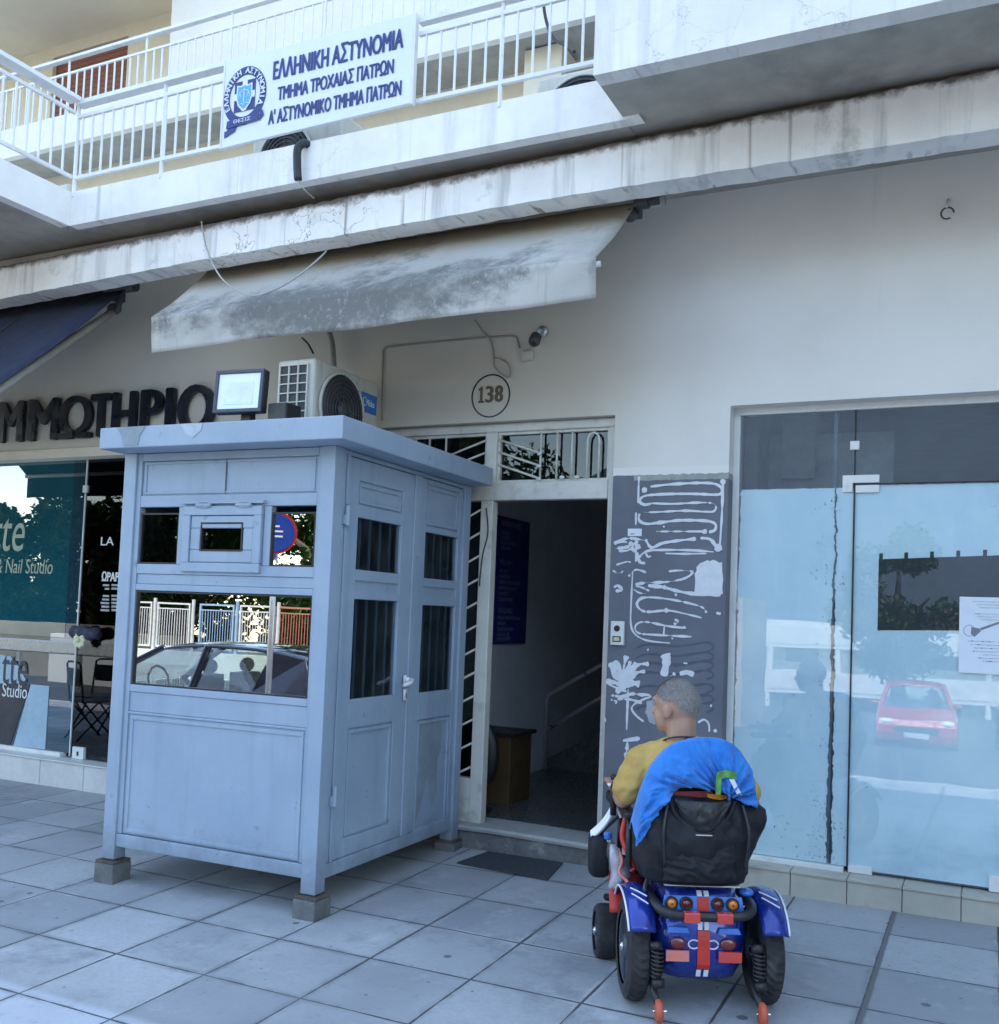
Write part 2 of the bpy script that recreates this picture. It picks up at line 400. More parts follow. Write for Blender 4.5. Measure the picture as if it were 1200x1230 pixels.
def tile_mat():
    t = NT('pavement slabs'); T = .508
    x, y, z = t.xyz()
    wob = t.math('MULTIPLY', t.math('SUBTRACT', t.noise(2.0, 3), .5), .012)
    u = t.math('DIVIDE', t.math('ADD', t.math('ADD', x, 1.480), wob), T); v = t.math('DIVIDE', t.math('ADD', t.math('ADD', y, .440), wob), T)
    def edge(a):
        fr = t.math('FRACT', a); return t.math('MULTIPLY', t.math('MINIMUM', fr, t.math('SUBTRACT', 1.0, fr)), T)
    eu, ev = edge(u), edge(v)
    # wide filled seam every fourth joint
    seam = t.math('ABSOLUTE', t.math('ADD', t.math('ADD', x, .452), t.math('MULTIPLY', wob, 1.6)))
    idv = t.n('ShaderNodeCombineXYZ', {0: t.math('FLOOR', u), 1: t.math('FLOOR', v)})
    wn_ = t.n('ShaderNodeTexWhiteNoise', {'Vector': idv.outputs[0]}, noise_dimensions='2D')
    n1 = t.noise(2.0, 7, .62); n2 = t.noise(55, 3, .6); n3 = t.noise(.7, 4)
    f = t.math('ADD', t.math('MULTIPLY', n1, .55), t.math('ADD', t.math('MULTIPLY', wn_.outputs['Value'], .3), t.math('MULTIPLY', n3, .25)))
    c = t.mix(t.ss(f, .25, .85), (.265, .275, .29), (.45, .458, .465))
    c = t.mix(t.ss(n2, .35, .7, 0, .30), c, (.27, .28, .29))
    c = t.mix(t.ss(t.noise(3.3, 7, .75), .54, .72, 0, .65), c, (.50, .515, .53))
    c = t.mix(t.ss(t.noise(1.6, 7, .75), .52, .70, 0, .55), c, (.19, .20, .21))
    # pale bloom along some joints
    e = t.math('MINIMUM', eu, ev)
    bl = t.math('MULTIPLY', t.ss(e, .035, .008), t.ss(t.noise(1.7, 5, .7), .50, .66))
    c = t.mix(t.math('MULTIPLY', bl, .6), c, (.58, .58, .57))
    # lighter rows towards the kerb
    c = t.mix(t.math('MULTIPLY', t.ss(y, -2.90, -2.96, 0, .55), t.math('GREATER_THAN', y, -3.99)), c, (.58, .61, .66))
    # chewing gum and small stains
    vo = t.n('ShaderNodeTexVoronoi', {'Vector': t.map((1, 1, 1)), 'Scale': 4.6, 'Randomness': 1.0})
    r_ = t.math('MULTIPLY', t.n('ShaderNodeSeparateColor', {0: vo.outputs['Color']}).outputs[0], .085)
    gum = t.math('LESS_THAN', t.math('ADD', vo.outputs['Distance'], t.math('MULTIPLY', t.noise(40, 3), .05)), t.math('MULTIPLY', r_, 1.55))
    c = t.mix(t.math('MULTIPLY', gum, .72), c, (.055, .058, .065))
    dj = t.math('MULTIPLY', t.ss(t.math('ADD', e, t.math('MULTIPLY', t.math('SUBTRACT', t.noise(11, 5, .7), .5), .06)), .040, .0), t.ss(t.noise(2.1, 5, .7), .40, .62))
    c = t.mix(t.math('MULTIPLY', dj, .55), c, (.13, .135, .14))
    c = t.mix(t.ss(t.noise(19, 6, .8), .56, .68, 0, .35), c, (.17, .175, .18))
    sp2 = t.n('ShaderNodeTexVoronoi', {'Vector': t.map((1, 1, 1), (3.1, 7.7, 0)), 'Scale': 11.0})
    c = t.mix(t.math('MULTIPLY', t.ss(sp2.outputs['Distance'], .10, .06), t.math('MULTIPLY', t.math('GREATER_THAN', t.n('ShaderNodeSeparateColor', {0: sp2.outputs['Color']}).outputs[0], .62), .6)), c, (.07, .072, .075))
    jw = t.math('ADD', .0016, t.math('MULTIPLY', t.ss(t.noise(3.4, 5, .7), .35, .7), .0055))
    j = t.ss(t.math('SUBTRACT', e, jw), .0022, 0.0)
    c = t.mix(t.math('MULTIPLY', j, .9), c, (.050, .052, .056))
    sm = t.ss(t.math('ADD', seam, t.math('MULTIPLY', n2, .016)), .024, .014)
    c = t.mix(sm, c, (.15, .15, .145))
    hgt = t.math('SUBTRACT', t.math('MULTIPLY', n2, .18), t.math('MULTIPLY', j, 1.0))
    rg = t.ss(n1, .3, .7, .55, .8)
    return t.done(t.bsdf(c, rg, normal=t.bump(hgt, .45, .006)))
M['tiles'] = tile_mat()
M['asphalt'] = mat('asphalt', (.05, .05, .05), .95, var=.15, sc=3)
M['kerb'] = mat('kerb stone', (.42, .41, .39), .9, var=.15)
M['earth'] = mat('dry ground', (.34, .29, .21), 1, var=.2, sc=.5)

# ------------------------------------------------------------------ ground, road, street
b = MB()
def gridsheet(b, xs, ys, dz=0):
    vs = [[b.bm.verts.new((x, y, gz(x, y)+dz)) for x in xs] for y in ys]
    for j in range(len(ys)-1):
        for i in range(len(xs)-1): b.bm.faces.new((vs[j][i], vs[j][i+1], vs[j+1][i+1], vs[j+1][i]))
xs = [-60, -30, -12] + [-12+i*1.5 for i in range(1, 13)] + [20, 60]
gridsheet(b, xs, [-6.0, -4, -2, -.5, .3])
tag(b.build('pavement', M['tiles']), kind='structure')
b = MB(); gridsheet(b, [-400, -60, -30, -12, -6, 0, 6, 30, 60, 400], [-600, -200, -100, -60, -40, -20.0, -13.5, -6.16])
tag(b.build('road', M['asphalt']), kind='structure')
b = MB()
for i in range(-60, 40):
    x0, x1 = i*1.0+.004, i+1-.004
    b.hexa([(x0, -6.16, gz(x0, -6.0)-.5), (x1, -6.16, gz(x1, -6)-.5), (x1, -6.0, gz(x1, -6)-.5), (x0, -6.0, gz(x0, -6)-.5)],
           [(x0, -6.16, gz(x0, -6.0)+.004), (x1, -6.16, gz(x1, -6)+.004), (x1, -6.0, gz(x1, -6)+.004), (x0, -6.0, gz(x0, -6)+.004)])
tag(b.build('kerb', M['kerb']), kind='structure')

# ------------------------------------------------------------------ the building
BLD = thing('apartment_building', 'pale multi storey building with stained concrete balconies above street level shops', 'building', (-2, 0, 0))
Z0 = -.45
def fzb(x): return interp(x, [(-14, 3.70), (-6.835, 3.762), (-4.848, 3.820), (-2.378, 3.858), (0, 3.848), (6, 3.84)])
def fzt(x): return interp(x, [(-14, 3.93), (-6.86, 4.020), (-4.865, 4.064), (-3.159, 4.092), (-1.162, 4.128), (0, 4.143), (6, 4.18)])
w = MB()
for x0, x1, z0, z1 in ((-14, -9.5, Z0, 4.1), (-9.5, -4.55, 2.745, 4.1), (-9.5, -4.55, Z0, .165), (-4.55, -4.0, Z0, 4.1),
                       (-4.0, -2.13, 2.775, 4.1), (-4.0, -2.13, Z0, .06), (-2.13, -1.41, 2.44, 4.1), (-1.41, 3.2, 2.79, 4.1), (-1.41, 3.2, Z0, .13), (3.2, 8, Z0, 4.1)):
    w.box(x0, x1, 0, .26, z0, z1)
w.build('ground_floor_wall', M['wall'], BLD)
MB().box(-2.13, -1.41, .0, .26, Z0, 2.44).build('painted_pillar', M['pillar'], BLD, label='grey painted wall strip smeared with white glue trails')

# glue trails left on the grey strip (raised beads)
M['glue'] = mat('dried white glue', (.72, .73, .75), .7, var=.06, sc=20)
M['glue_grey'] = mat('scraped plaster patch', (.42, .43, .46), .8, var=.15, sc=12)
M['old_trail'] = mat('old trail', (.095, .105, .14), .7)
def U(u, v):
    p = wy(720+u/3.4167, 560+v/3.4167, 0); return p.x, p.z
glue = MB()
def smooth_path(pts, n=6):
    out = []
    for i in range(len(pts)-1):
        p0 = pts[max(0, i-1)]; p1 = pts[i]; p2 = pts[i+1]; p3 = pts[min(len(pts)-1, i+2)]
        for k in range(n):
            t = k/n; out.append(tuple(.5*((2*b_)+(-a+c)*t+(2*a-5*b_+4*c-d)*t*t+(-a+3*b_-3*c+d)*t**3) for a, b_, c, d in zip(p0, p1, p2, p3)))
    out.append(pts[-1]); return out
_k = 0
def stroke(pts, wd, th=.0026, b=None, jag=.38, gaps=0, curve=True):
    global _k
    b = b or glue
    P_ = smooth_path(pts) if curve and len(pts) > 2 else [tuple(lerp(a, c, t/6) for a, c in zip(p, q)) for p, q in zip(pts, pts[1:]) for t in range(7)]
    P_ = [U(*p) for p in P_]; _k += 1
    wd = wd*1.45/3.4167/270*.5
    L = []; n = len(P_); q = th+(_k*37 % 113)*2.2e-5
    for i, (x, z) in enumerate(P_):
        a = P_[max(0, i-1)]; c = P_[min(n-1, i+1)]
        dx, dz = c[0]-a[0], c[1]-a[1]; l = math.hypot(dx, dz) or 1
        k = wd*(1+jag*2*noise.noise(Vector((x*19, z*19, _k)))+jag*.8*noise.noise(Vector((x*80, z*80, _k))))
        if i in (0, n-1): k *= .55
        if gaps and noise.noise(Vector((x*40, z*40, _k*3.1))) > gaps: k *= .12
        L.append(((x-dz/l*k, z+dx/l*k), (x+dz/l*k, z-dx/l*k)))
    for (a, c), (d, e) in zip(L, L[1:]):
        b.hexa([(a[0], -.0005, a[1]), (c[0], -.0005, c[1]), (e[0], -.0005, e[1]), (d[0], -.0005, d[1])],
               [(a[0], -q, a[1]), (c[0], -q, c[1]), (e[0], -q, e[1]), (d[0], -q, d[1])])
def blob(pts, b=None, th=.003, jag=6):
    global _k
    b = b or glue; q = []; _k += 1; th += .0028+(_k*37 % 113)*2.2e-5 if b is glue else 0
    n = len(pts)
    for i in range(n):
        (u0, v0), (u1, v1) = pts[i], pts[(i+1) % n]
        for k in range(4):
            t = k/4; u = lerp(u0, u1, t); v = lerp(v0, v1, t)
            u += jag*noise.noise(Vector((u*.13, v*.13, 1))); v += jag*noise.noise(Vector((u*.13, v*.13, 5)))
            x, z = U(u, v); q.append((x, -.0004, z))
    b.prism(q, (0, -th, 0))
def dot(u, v, r): blob([(u+r*math.cos(a*math.pi/4), v+r*math.sin(a*math.pi/4)) for a in range(8)], jag=r*.4)
for pts, wd, g in [
    ([(163, 42), (161, 95), (160, 152)], 11, 0), ([(210, 84), (290, 75), (400, 69), (470, 72), (502, 90), (498, 113), (465, 117), (400, 114), (300, 114), (215, 118), (178, 126), (166, 145), (185, 158), (212, 154)], 10, 0),
    ([(212, 152), (300, 155), (400, 150), (462, 152), (479, 168), (468, 186), (430, 187), (350, 183), (250, 188), (185, 190)], 8, .45), ([(151, 190), (150, 242)], 9, 0),
    ([(165, 195), (164, 222), (195, 237), (260, 230), (340, 222), (440, 225), (476, 238), (474, 262), (450, 271)], 11, 0), ([(235, 268), (330, 268), (433, 268)], 8, .2),
    ([(508, 60), (503, 200), (494, 335)], 9, 0), ([(190, 300), (214, 334), (260, 316), (330, 305), (397, 298)], 11, 0), ([(415, 295), (455, 300), (476, 325), (492, 346)], 10, 0),
    ([(150, 388), (192, 350), (260, 344), (380, 345), (470, 352)], 9, 0), ([(270, 358), (350, 360), (440, 358)], 7, 0), ([(60, 316), (120, 296), (192, 306)], 12, .3), ([(66, 338), (120, 330), (160, 308)], 11, .2), ([(80, 348), (118, 345), (140, 328)], 8, .2),
    ([(152, 300), (150, 392)], 8, 0), ([(128, 335), (150, 352), (166, 392), (188, 398)], 13, .3), ([(188, 352), (200, 372), (212, 368)], 8, 0), ([(62, 320), (90, 310), (115, 312)], 8, 0),
    ([(55, 428), (80, 440), (98, 430)], 7, .2), ([(70, 405), (110, 393), (130, 394)], 7, .1), ([(60, 498), (76, 490), (92, 506), (72, 515)], 11, 0), ([(120, 452), (150, 425), (192, 436)], 8, .2),
    ([(137, 432), (131, 560), (130, 650), (150, 692), (200, 716), (290, 726)], 6, 0), ([(285, 432), (330, 428), (382, 434), (352, 460), (280, 475), (200, 478), (148, 484)], 9, .35), ([(200, 490), (260, 496), (320, 512), (390, 524), (498, 528)], 11, 0),
    ([(440, 602), (420, 578), (340, 556), (250, 541), (180, 540), (155, 562), (166, 586), (200, 598), (280, 592), (350, 605), (420, 622)], 9, .4), ([(350, 664), (280, 656), (200, 640), (160, 644), (147, 666), (165, 686), (230, 692), (320, 697), (380, 700)], 8, .35),
    ([(267, 655), (264, 692)], 6, 0), ([(480, 602), (498, 606)], 9, 0), ([(310, 628), (326, 640), (306, 648)], 9, .2), ([(150, 490), (180, 500), (205, 512)], 9, .1), ([(140, 505), (165, 520), (190, 522)], 6, .1),
    ([(270, 770), (276, 800), (264, 862)], 32, 0), ([(330, 852), (360, 846), (388, 856)], 16, 0), ([(345, 808), (362, 809)], 6, 0), ([(290, 862), (312, 850)], 14, .2),
    ([(50, 940), (95, 945), (140, 934), (212, 946)], 13, .35), ([(48, 958), (70, 965), (66, 975)], 8, .1), ([(75, 955), (130, 958), (175, 972)], 10, .2), ([(118, 915), (115, 1000), (112, 1082)], 9, 0),
    ([(215, 944), (160, 966), (133, 992), (150, 1022), (182, 1048)], 7, 0), ([(98, 1126), (166, 1117)], 15, 0), ([(116, 1124), (112, 1180), (107, 1240)], 15, .4), ([(405, 1052), (430, 1040), (449, 1058), (451, 1090)], 7, 0), ([(470, 1082), (482, 1090)], 14, 0),
    ([(455, 980), (462, 985)], 8, 0), ([(30, 885), (60, 905), (112, 925)], 10, 0), ([(22, 1030), (26, 1050)], 6, 0)]:
    stroke(pts, wd, gaps=g)
for u, v, r in ((186, 98, 12), (508, 64, 12), (489, 336, 17), (433, 268, 11), (268, 497, 9), (315, 528, 6), (265, 248, 4), (275, 592, 10), (300, 707, 4), (200, 753, 4), (350, 662, 6), (158, 330, 12), (130, 318, 9), (75, 512, 8)): dot(u, v, r)
for pts, wd in (([(60, 800), (85, 840), (110, 900)], 26), ([(112, 778), (100, 830), (95, 880)], 24), ([(46, 806), (62, 850), (100, 900)], 20), ([(150, 805), (120, 850), (98, 900)], 26), ([(204, 812), (160, 815), (130, 850)], 16), ([(188, 842), (150, 850), (110, 890)], 20), ([(166, 895), (140, 890), (105, 900)], 22), ([(30, 880), (70, 890), (110, 912)], 16), ([(70, 930), (95, 900), (112, 870)], 18), ([(75, 842), (98, 870), (108, 905)], 26), ([(128, 800), (112, 850), (104, 890)], 24)):
    stroke(pts, wd, jag=.5)
blob([(392, 440), (415, 395), (470, 384), (505, 400), (503, 525), (440, 532), (395, 520)], jag=10)
glue.build('glue_trail', M['glue'], BLD)
g2 = MB(); g4 = MB()
blob([(428, 408), (500, 404), (500, 500), (470, 517), (440, 510), (422, 480)], g2, .0042, 4)
blob([(196, 965), (222, 958), (232, 1000), (228, 1060), (205, 1050), (190, 1010)], g4, .0036, 5)
g4.build('plaster_patch', M['glue_grey'], BLD)
g2.build('plaster_patch', M['glue_grey'], BLD)
g3 = MB()
for k, v in enumerate((735, 775, 810, 850, 905, 950, 985)):
    stroke([(150, v+12), (200, v-4), (320, v+4), (440, v-12), (468, v+10), (440, v+26)], 8, .0012, g3)
g3.build('old_glue_trail', M['old_trail'], BLD)

# canopy edge over the pavement
M['fascia'] = fascia_mat('canopy edge concrete', 4.106, .0184, .28, 1.0, 2.4)
M['fascia_b'] = fascia_mat('balcony edge concrete', 9, 0, .28, .45)
b = MB(); xs = [-14, -11, -9, -8] + [-7+i*.04 for i in range(0, 201)] + [2, 4, 6]
rows = []
for x in xs:
    j = .004*noise.noise(Vector((x*3.1, 1, 0))); j2 = .006*noise.noise(Vector((x*7.3, 5, 0)))+.004*noise.noise(Vector((x*19, 8, 0))); j3 = .010*noise.noise(Vector((x*4, 2, 0)))+.012*noise.noise(Vector((x*17, 3, 0)))
    rows.append([b.bm.verts.new(p) for p in ((x, -.8, fzb(x)+j2), (x, -.8+j, fzt(x)-.014+j3), (x, -.788, fzt(x)+j3), (x, -.62, fzt(x)+j3), (x, -.62, fzb(x)+j2))])
for a, c in zip(rows, rows[1:]):
    for k in range(5): b.bm.faces.new((a[k], a[(k+1) % 5], c[(k+1) % 5], c[k]))
b.bm.faces.new(rows[0]); b.bm.faces.new(rows[-1][::-1])
canopy = b.build('canopy_edge', M['fascia'], BLD)
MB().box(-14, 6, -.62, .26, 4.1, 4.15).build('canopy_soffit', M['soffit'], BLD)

# first floor balconies
SB = 4.165
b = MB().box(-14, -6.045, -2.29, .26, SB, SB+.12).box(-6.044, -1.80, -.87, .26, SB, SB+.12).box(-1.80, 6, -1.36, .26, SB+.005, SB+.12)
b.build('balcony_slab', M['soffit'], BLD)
b = MB()
b.prism([(-5.95, -.95, SB-.012), (-1.70, -.95, SB-.012), (-1.86, -.95, SB+.235), (-5.95, -.95, SB+.235)], (0, .08, 0))
b.prism([(-5.95, -2.3, SB-.012), (-5.95, -.9505, SB-.012), (-5.95, -.9505, SB+.235), (-5.95, -2.3, SB+.235)], (-.09, 0, 0))
b.build('balcony_kerb', M['fascia_b'], BLD)
b = MB().box(-1.765, 6, -1.475, -1.37, SB-.045, SB+1.0)
b.build('balcony_parapet', M['fascia_b'], BLD)
# upper floors
b = MB().box(-16, 8, 2.55, 2.8, SB+.12, 6.7)
b.build('first_floor_wall', M['cream_wall'], BLD)
b = MB().box(-3.92, -3.55, 2.2, 2.55, SB+.12, 6.68); b.build('pilaster', M['cream_wall'], BLD)
dk = MB().box(-3.5, -2.2, 2.53, 2.56, SB+.12, 6.4); dk.build('window', M['ac_dark'], BLD)
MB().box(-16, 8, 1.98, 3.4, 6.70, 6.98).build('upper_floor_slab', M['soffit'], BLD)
MB().box(-16, 8, 1.9, 1.98, 6.66, 7.0).build('upper_balcony_kerb', M['white_wall'], BLD)
MB().box(-8.9, 8, 2.75, 3.6, 6.98, 9.3).build('upper_wall', M['white_wall'], BLD)
w = MB()
for x0, x1, z0, z1 in ((-16, -11.6, 6.98, 9.3), (-11.6, -10.2, 8.85, 9.3), (-10.2, -8.9, 6.98, 9.3)): w.box(x0, x1, 3.3, 3.6, z0, z1)
w.build('upper_recess_wall', M['cream_wall'], BLD)
MB().box(-16, -8.9, 1.5, 3.3, 9.0, 9.2).build('upper_soffit', M['cream_light'], BLD)
sh = MB()
for i in range(30): sh.box(-11.6, -10.2, 3.36+.004*(i % 2), 3.40, 7.75+i*.035, 7.75+i*.035+.032)
sh.build('roller_shutter', M['brown_shutter'], BLD)
MB().box(-11.5, -10.3, 3.42, 3.46, 6.98, 7.75).build('balcony_door', M['blue_sticker'], BLD)
MB().box(-16, 8, 2.77, 14, 9.3, 17.2).build('roof_block', M['white_wall'], BLD)
b = MB().box(-16, 8, 13.8, 14, Z0, 9.3).box(-16, -15.8, 3.6, 13.8, Z0, 9.3).box(7.8, 8, 3.6, 13.8, Z0, 9.3)
b.box(-16, -15.8, .27, 3.6, Z0, SB).box(7.8, 8, .27, 3.6, Z0, SB)
b.build('outer_wall', M['cream_wall'], BLD)
MB().box(-16, 8, .262, 13.8, SB+.02, SB+.11).build('floor_slab', M['interior'], BLD)

def railing(name, p0, p1, zb, zt, zr, pitch, rb, parent, wide=.05, posts=(), zpost=None, skip=None):
    "balusters between two rails and a wide handrail above"
    p0 = Vector(p0); p1 = Vector(p1); d = (p1-p0); L = d.length; d.normalize()
    n_ = d.cross(Vector((0, 0, 1)))
    rl = MB()
    for z, hw, hh in ((zb, .011, .012), (zt, .011, .012), (zr, wide/2, .015)):
        a = p0+Vector((0, 0, z)); e = p1+Vector((0, 0, z)); o = n_*hw; q = Vector((0, 0, hh))
        rl.hexa([a-o-q, a+o-q, a+o+q, a-o+q], [e-o-q, e+o-q, e+o+q, e-o+q])
    for t in posts:
        c = p0+d*t; e = Vector((0, 0, zr-.015)); f_ = Vector((0, 0, zpost if zpost else zb)); rl.cyl(c+f_, c+e, .013, n=8)
    r_ = rl.build(name, M['rail_white'], parent)
    me = MB().cyl((0, 0, zb), (0, 0, zt), rb, n=6).mesh('baluster'); me.materials.append(M['rail_white'])
    off = ORIGIN[root_of(parent).name]
    for i in range(int(L/pitch)):
        c = p0+d*(pitch*(i+.5))
        if skip and skip(c): continue
        o = bpy.data.objects.new('baluster', me); C.objects.link(o); o.parent = r_; o.location = c-off
    return r_
yb = -.945
railing('railing', (-5.93, yb, 0), (-4.545, yb, 0), 4.497, 4.945, 5.037, .0995, .0085, BLD, .07, (0.0, .83), SB+.2)
railing('railing', (-3.09, yb, 0), (-1.80, yb, 0), 4.508, 4.915, 4.99, .0995, .0085, BLD, .05, (.55,), SB+.2)
railing('railing', (-5.93, -2.3, 0), (-5.93, yb-.03, 0), 4.497, 4.965, 5.055, .0995, .0085, BLD, .11, (.2,), SB+.2)
railing('railing', (-12, 1.94, 0), (-1.2, 1.94, 0), 7.02, 7.515, 7.69, .118, .010, BLD, .06, [i*1.2 for i in range(9)], 6.99)

MB().box(5.6, 14, -5.9, -.002, Z0, 9).build('added_shade_block', M['soffit'], BLD)  # added block out of view, shades the booth's right side and the wall

# entrance: cream metal frame with barred fan lights, a fixed side light and the open doorway
ENT = MB()
y0, y1 = .06, .13
ENT.box(-4.0, -2.131, y0, y1, 2.715, 2.772)
ENT.box(-2.185, -2.131, y0, y1, .12, 2.715)
ENT.box(-4.0, -3.945, y0, y1, .12, 2.715)
ENT.box(-3.945, -2.185, y0-.004, y1, 2.258, 2.375)
ENT.box(-3.055, -2.975, y0-.006, y1, 2.375, 2.715)
ENT.box(-3.075, -2.985, y0-.006, y1, .12, 2.258)
ENT.box(-3.945, -3.075, y0, y1, .12, .42)
fr = ENT.build('entrance_frame', M['cream_metal'], BLD, bevel=.006)
in2 = MB()
for x0, x1, z0, z1 in ((-2.975, -2.185, 2.375, 2.715), (-3.945, -3.055, 2.375, 2.715)):
    for a, c, e, f in ((x0, x1, z0, z0+.018), (x0, x1, z1-.018, z1), (x0, x0+.018, z0+.018, z1-.018), (x1-.018, x1, z0+.018, z1-.018)): in2.box(a, c, y0+.02, y1-.01, e, f)
in2.build('fan_light_frame', M['cream_metal'], fr)
gr = MB(); yy = .072
def bar(b_, p, q, r=.0075): b_.tube([(p[0], yy, p[1]), (q[0], yy, q[1])], r, 8)
for k in range(3): bar(gr, (-2.965, 2.665-k*.083), (-2.665, 2.565-k*.083))
for x in (-2.66, -2.545, -2.44): bar(gr, (x, 2.39), (x, 2.70))
gr.tube([(-2.335, yy, 2.39), (-2.335, yy, 2.63)] + [(-2.295-.04*math.cos(a), yy, 2.63+.055*math.sin(a)) for a in (.5, 1.0, 1.57, 2.1, 2.6)] + [(-2.255, yy, 2.63), (-2.255, yy, 2.39)], .0075, 8)
for k in range(3): bar(gr, (-3.065, 2.665-k*.083), (-3.365, 2.565-k*.083))
for x in (-3.37, -3.50, -3.61, -3.72): bar(gr, (x, 2.39), (x, 2.70))
for k in range(12): bar(gr, (-3.08, 2.20-k*.155), (-3.5, 1.98-k*.155))
gr.build('door_grille', M['cream_metal'], fr, True)
gl = MB().box(-2.96, -2.20, .108, .113, 2.39, 2.70).box(-3.93, -3.07, .108, .113, 2.39, 2.70).box(-3.93, -3.08, .108, .113, .43, 2.255)
gl.build('fan_light_pane', M['glass_low'], fr)
for x, z in ((-2.665, 2.56), (-2.665, 2.478), (-2.665, 2.395), (-2.50, 2.40), (-2.40, 2.40)): MB().ell((x, .062, z), (.018, .012, .012)).build('grille_knob', M['white_metal'], fr, True)
# threshold
M['threshold'] = mat('worn threshold', (.40, .40, .385), .75, var=.15, sc=5, dirt=(.12, .12, .115), damt=.6, bump=.2)
M['step_face'] = mat('flaking step face', (.15, .15, .15), .9, var=.3, sc=6, dirt=(.5, .48, .44), damt=.8, dsc=5, bump=.4)
b = MB(); n = 24; ra = []
for i in range(n+1):
    t = i/n; x = lerp(-4.0, -2.115, t); z = .118+.022*math.sin(t*2.6)-.004; wv = .012*noise.noise(Vector((x*3, 0, 0)))
    ra.append([b.bm.verts.new(p) for p in ((x, -.055+wv, z-.028), (x, -.062+wv, z-.010), (x, -.045+wv, z+.004), (x, .258, z+.006), (x, .258, z-.028))])
for a, c in zip(ra, ra[1:]):
    for k in range(5): b.bm.faces.new((a[k], a[(k+1) % 5], c[(k+1) % 5], c[k]))
b.bm.faces.new(ra[0]); b.bm.faces.new(ra[-1][::-1])
b.build('threshold', M['threshold'], BLD)
MB().box(-4.0, -2.12, -.035, -.0005, Z0, .10).build('step_riser', M['step_face'], BLD)

# hallway behind the doorway
b = MB().box(-3.75, -3.65, .27, 5.2, .0, 3.0).box(-1.5, -1.4, .27, 5.2, .0, 3.0).box(-3.65, -1.5, 5.1, 5.2, .0, 3.0).box(-3.65, -1.5, .27, 5.1, 2.95, 3.0)
b.build('hallway_wall', M['interior'], BLD)
MB().box(-3.65, -1.5, .262, 5.1, .05, .125).build('hallway_floor', M['terrazzo'], BLD)
MB().prism([(-3.62, 2.62, .126), (-1.5, 2.62, .126), (-1.5, 2.62, 1.42), (-3.62, 2.62, .22)], (0, 1.1, 0)).build('stair_ramp', M['terrazzo'], BLD)
b = MB(); yy = 2.56
b.tube([(-3.62, yy, .13), (-3.62, yy, .76), (-3.60, yy, .80), (-3.05, yy, 1.13), (-1.55, yy, 2.0)], .022, 8)
b.tube([(-3.62, yy, .48), (-3.05, yy, .84), (-1.55, yy, 1.7)], .018, 8).tube([(-2.5, yy, .13), (-2.5, yy, 1.45)], .018, 8)
b.build('handrail', M['steel'], BLD, True)

# shop front on the right: frameless glass in a slim frame, whitewashed from inside
b = MB().box(-1.41, -1.372, .10, .15, .13, 2.75).box(-1.41, 3.2, .10, .15, 2.75, 2.79).box(-1.372, -.735, .09, .15, .131, .172)
b.build('shop_window_frame', M['white_metal'], BLD, bevel=.003)
def pane(name, x0, x1, z0, z1, mt, y=.118, t=.008): return MB().box(x0, x1, y, y+t, z0, z1).build(name, mt, BLD)
pane('shop_window_pane', -1.371, -.722, .173, 2.749, M['glass_shop'])
pane('shop_window_pane', -.714, 3.2, 2.326, 2.749, M['glass_shop'])
pane('shop_door_pane', -.714, .23, .158, 2.319, M['glass_shop'])
pane('shop_window_pane', .238, 3.2, .158, 2.319, M['glass_shop'])
M['seam'] = mat('black silicone', (.012, .013, .016), .6)
s_ = MB().box(-.7215, -.7145, .112, .13, .173, 2.749).box(-.7145, 3.2, .112, .13, 2.3195, 2.3255).box(.2305, .2375, .112, .13, .158, 2.319)
s_.build('glass_seam', M['seam'], BLD)
hw = MB()
hw.prism([(-.782, .108, 2.278), (-.727, .108, 2.278), (-.727, .108, 2.329), (-.585, .108, 2.329), (-.585, .108, 2.374), (-.782, .108, 2.374)], (0, .03, 0))
hw.box(-.711, -.585, .108, .138, 2.273, 2.316)
hw.build('door_hinge', M['white_metal'], BLD, bevel=.002)
MB().box(-.745, -.695, .106, .138, 2.52, 2.57).build('glass_clamp', M['white_metal'], BLD, bevel=.002)
MB().box(-.711, -.585, .106, .14, .148, .188).build('door_pivot', M['white_metal'], BLD, bevel=.002)
MB().box(-.005, .235, .106, .14, .150, .232).build('door_lock', M['white_metal'], BLD, bevel=.002)

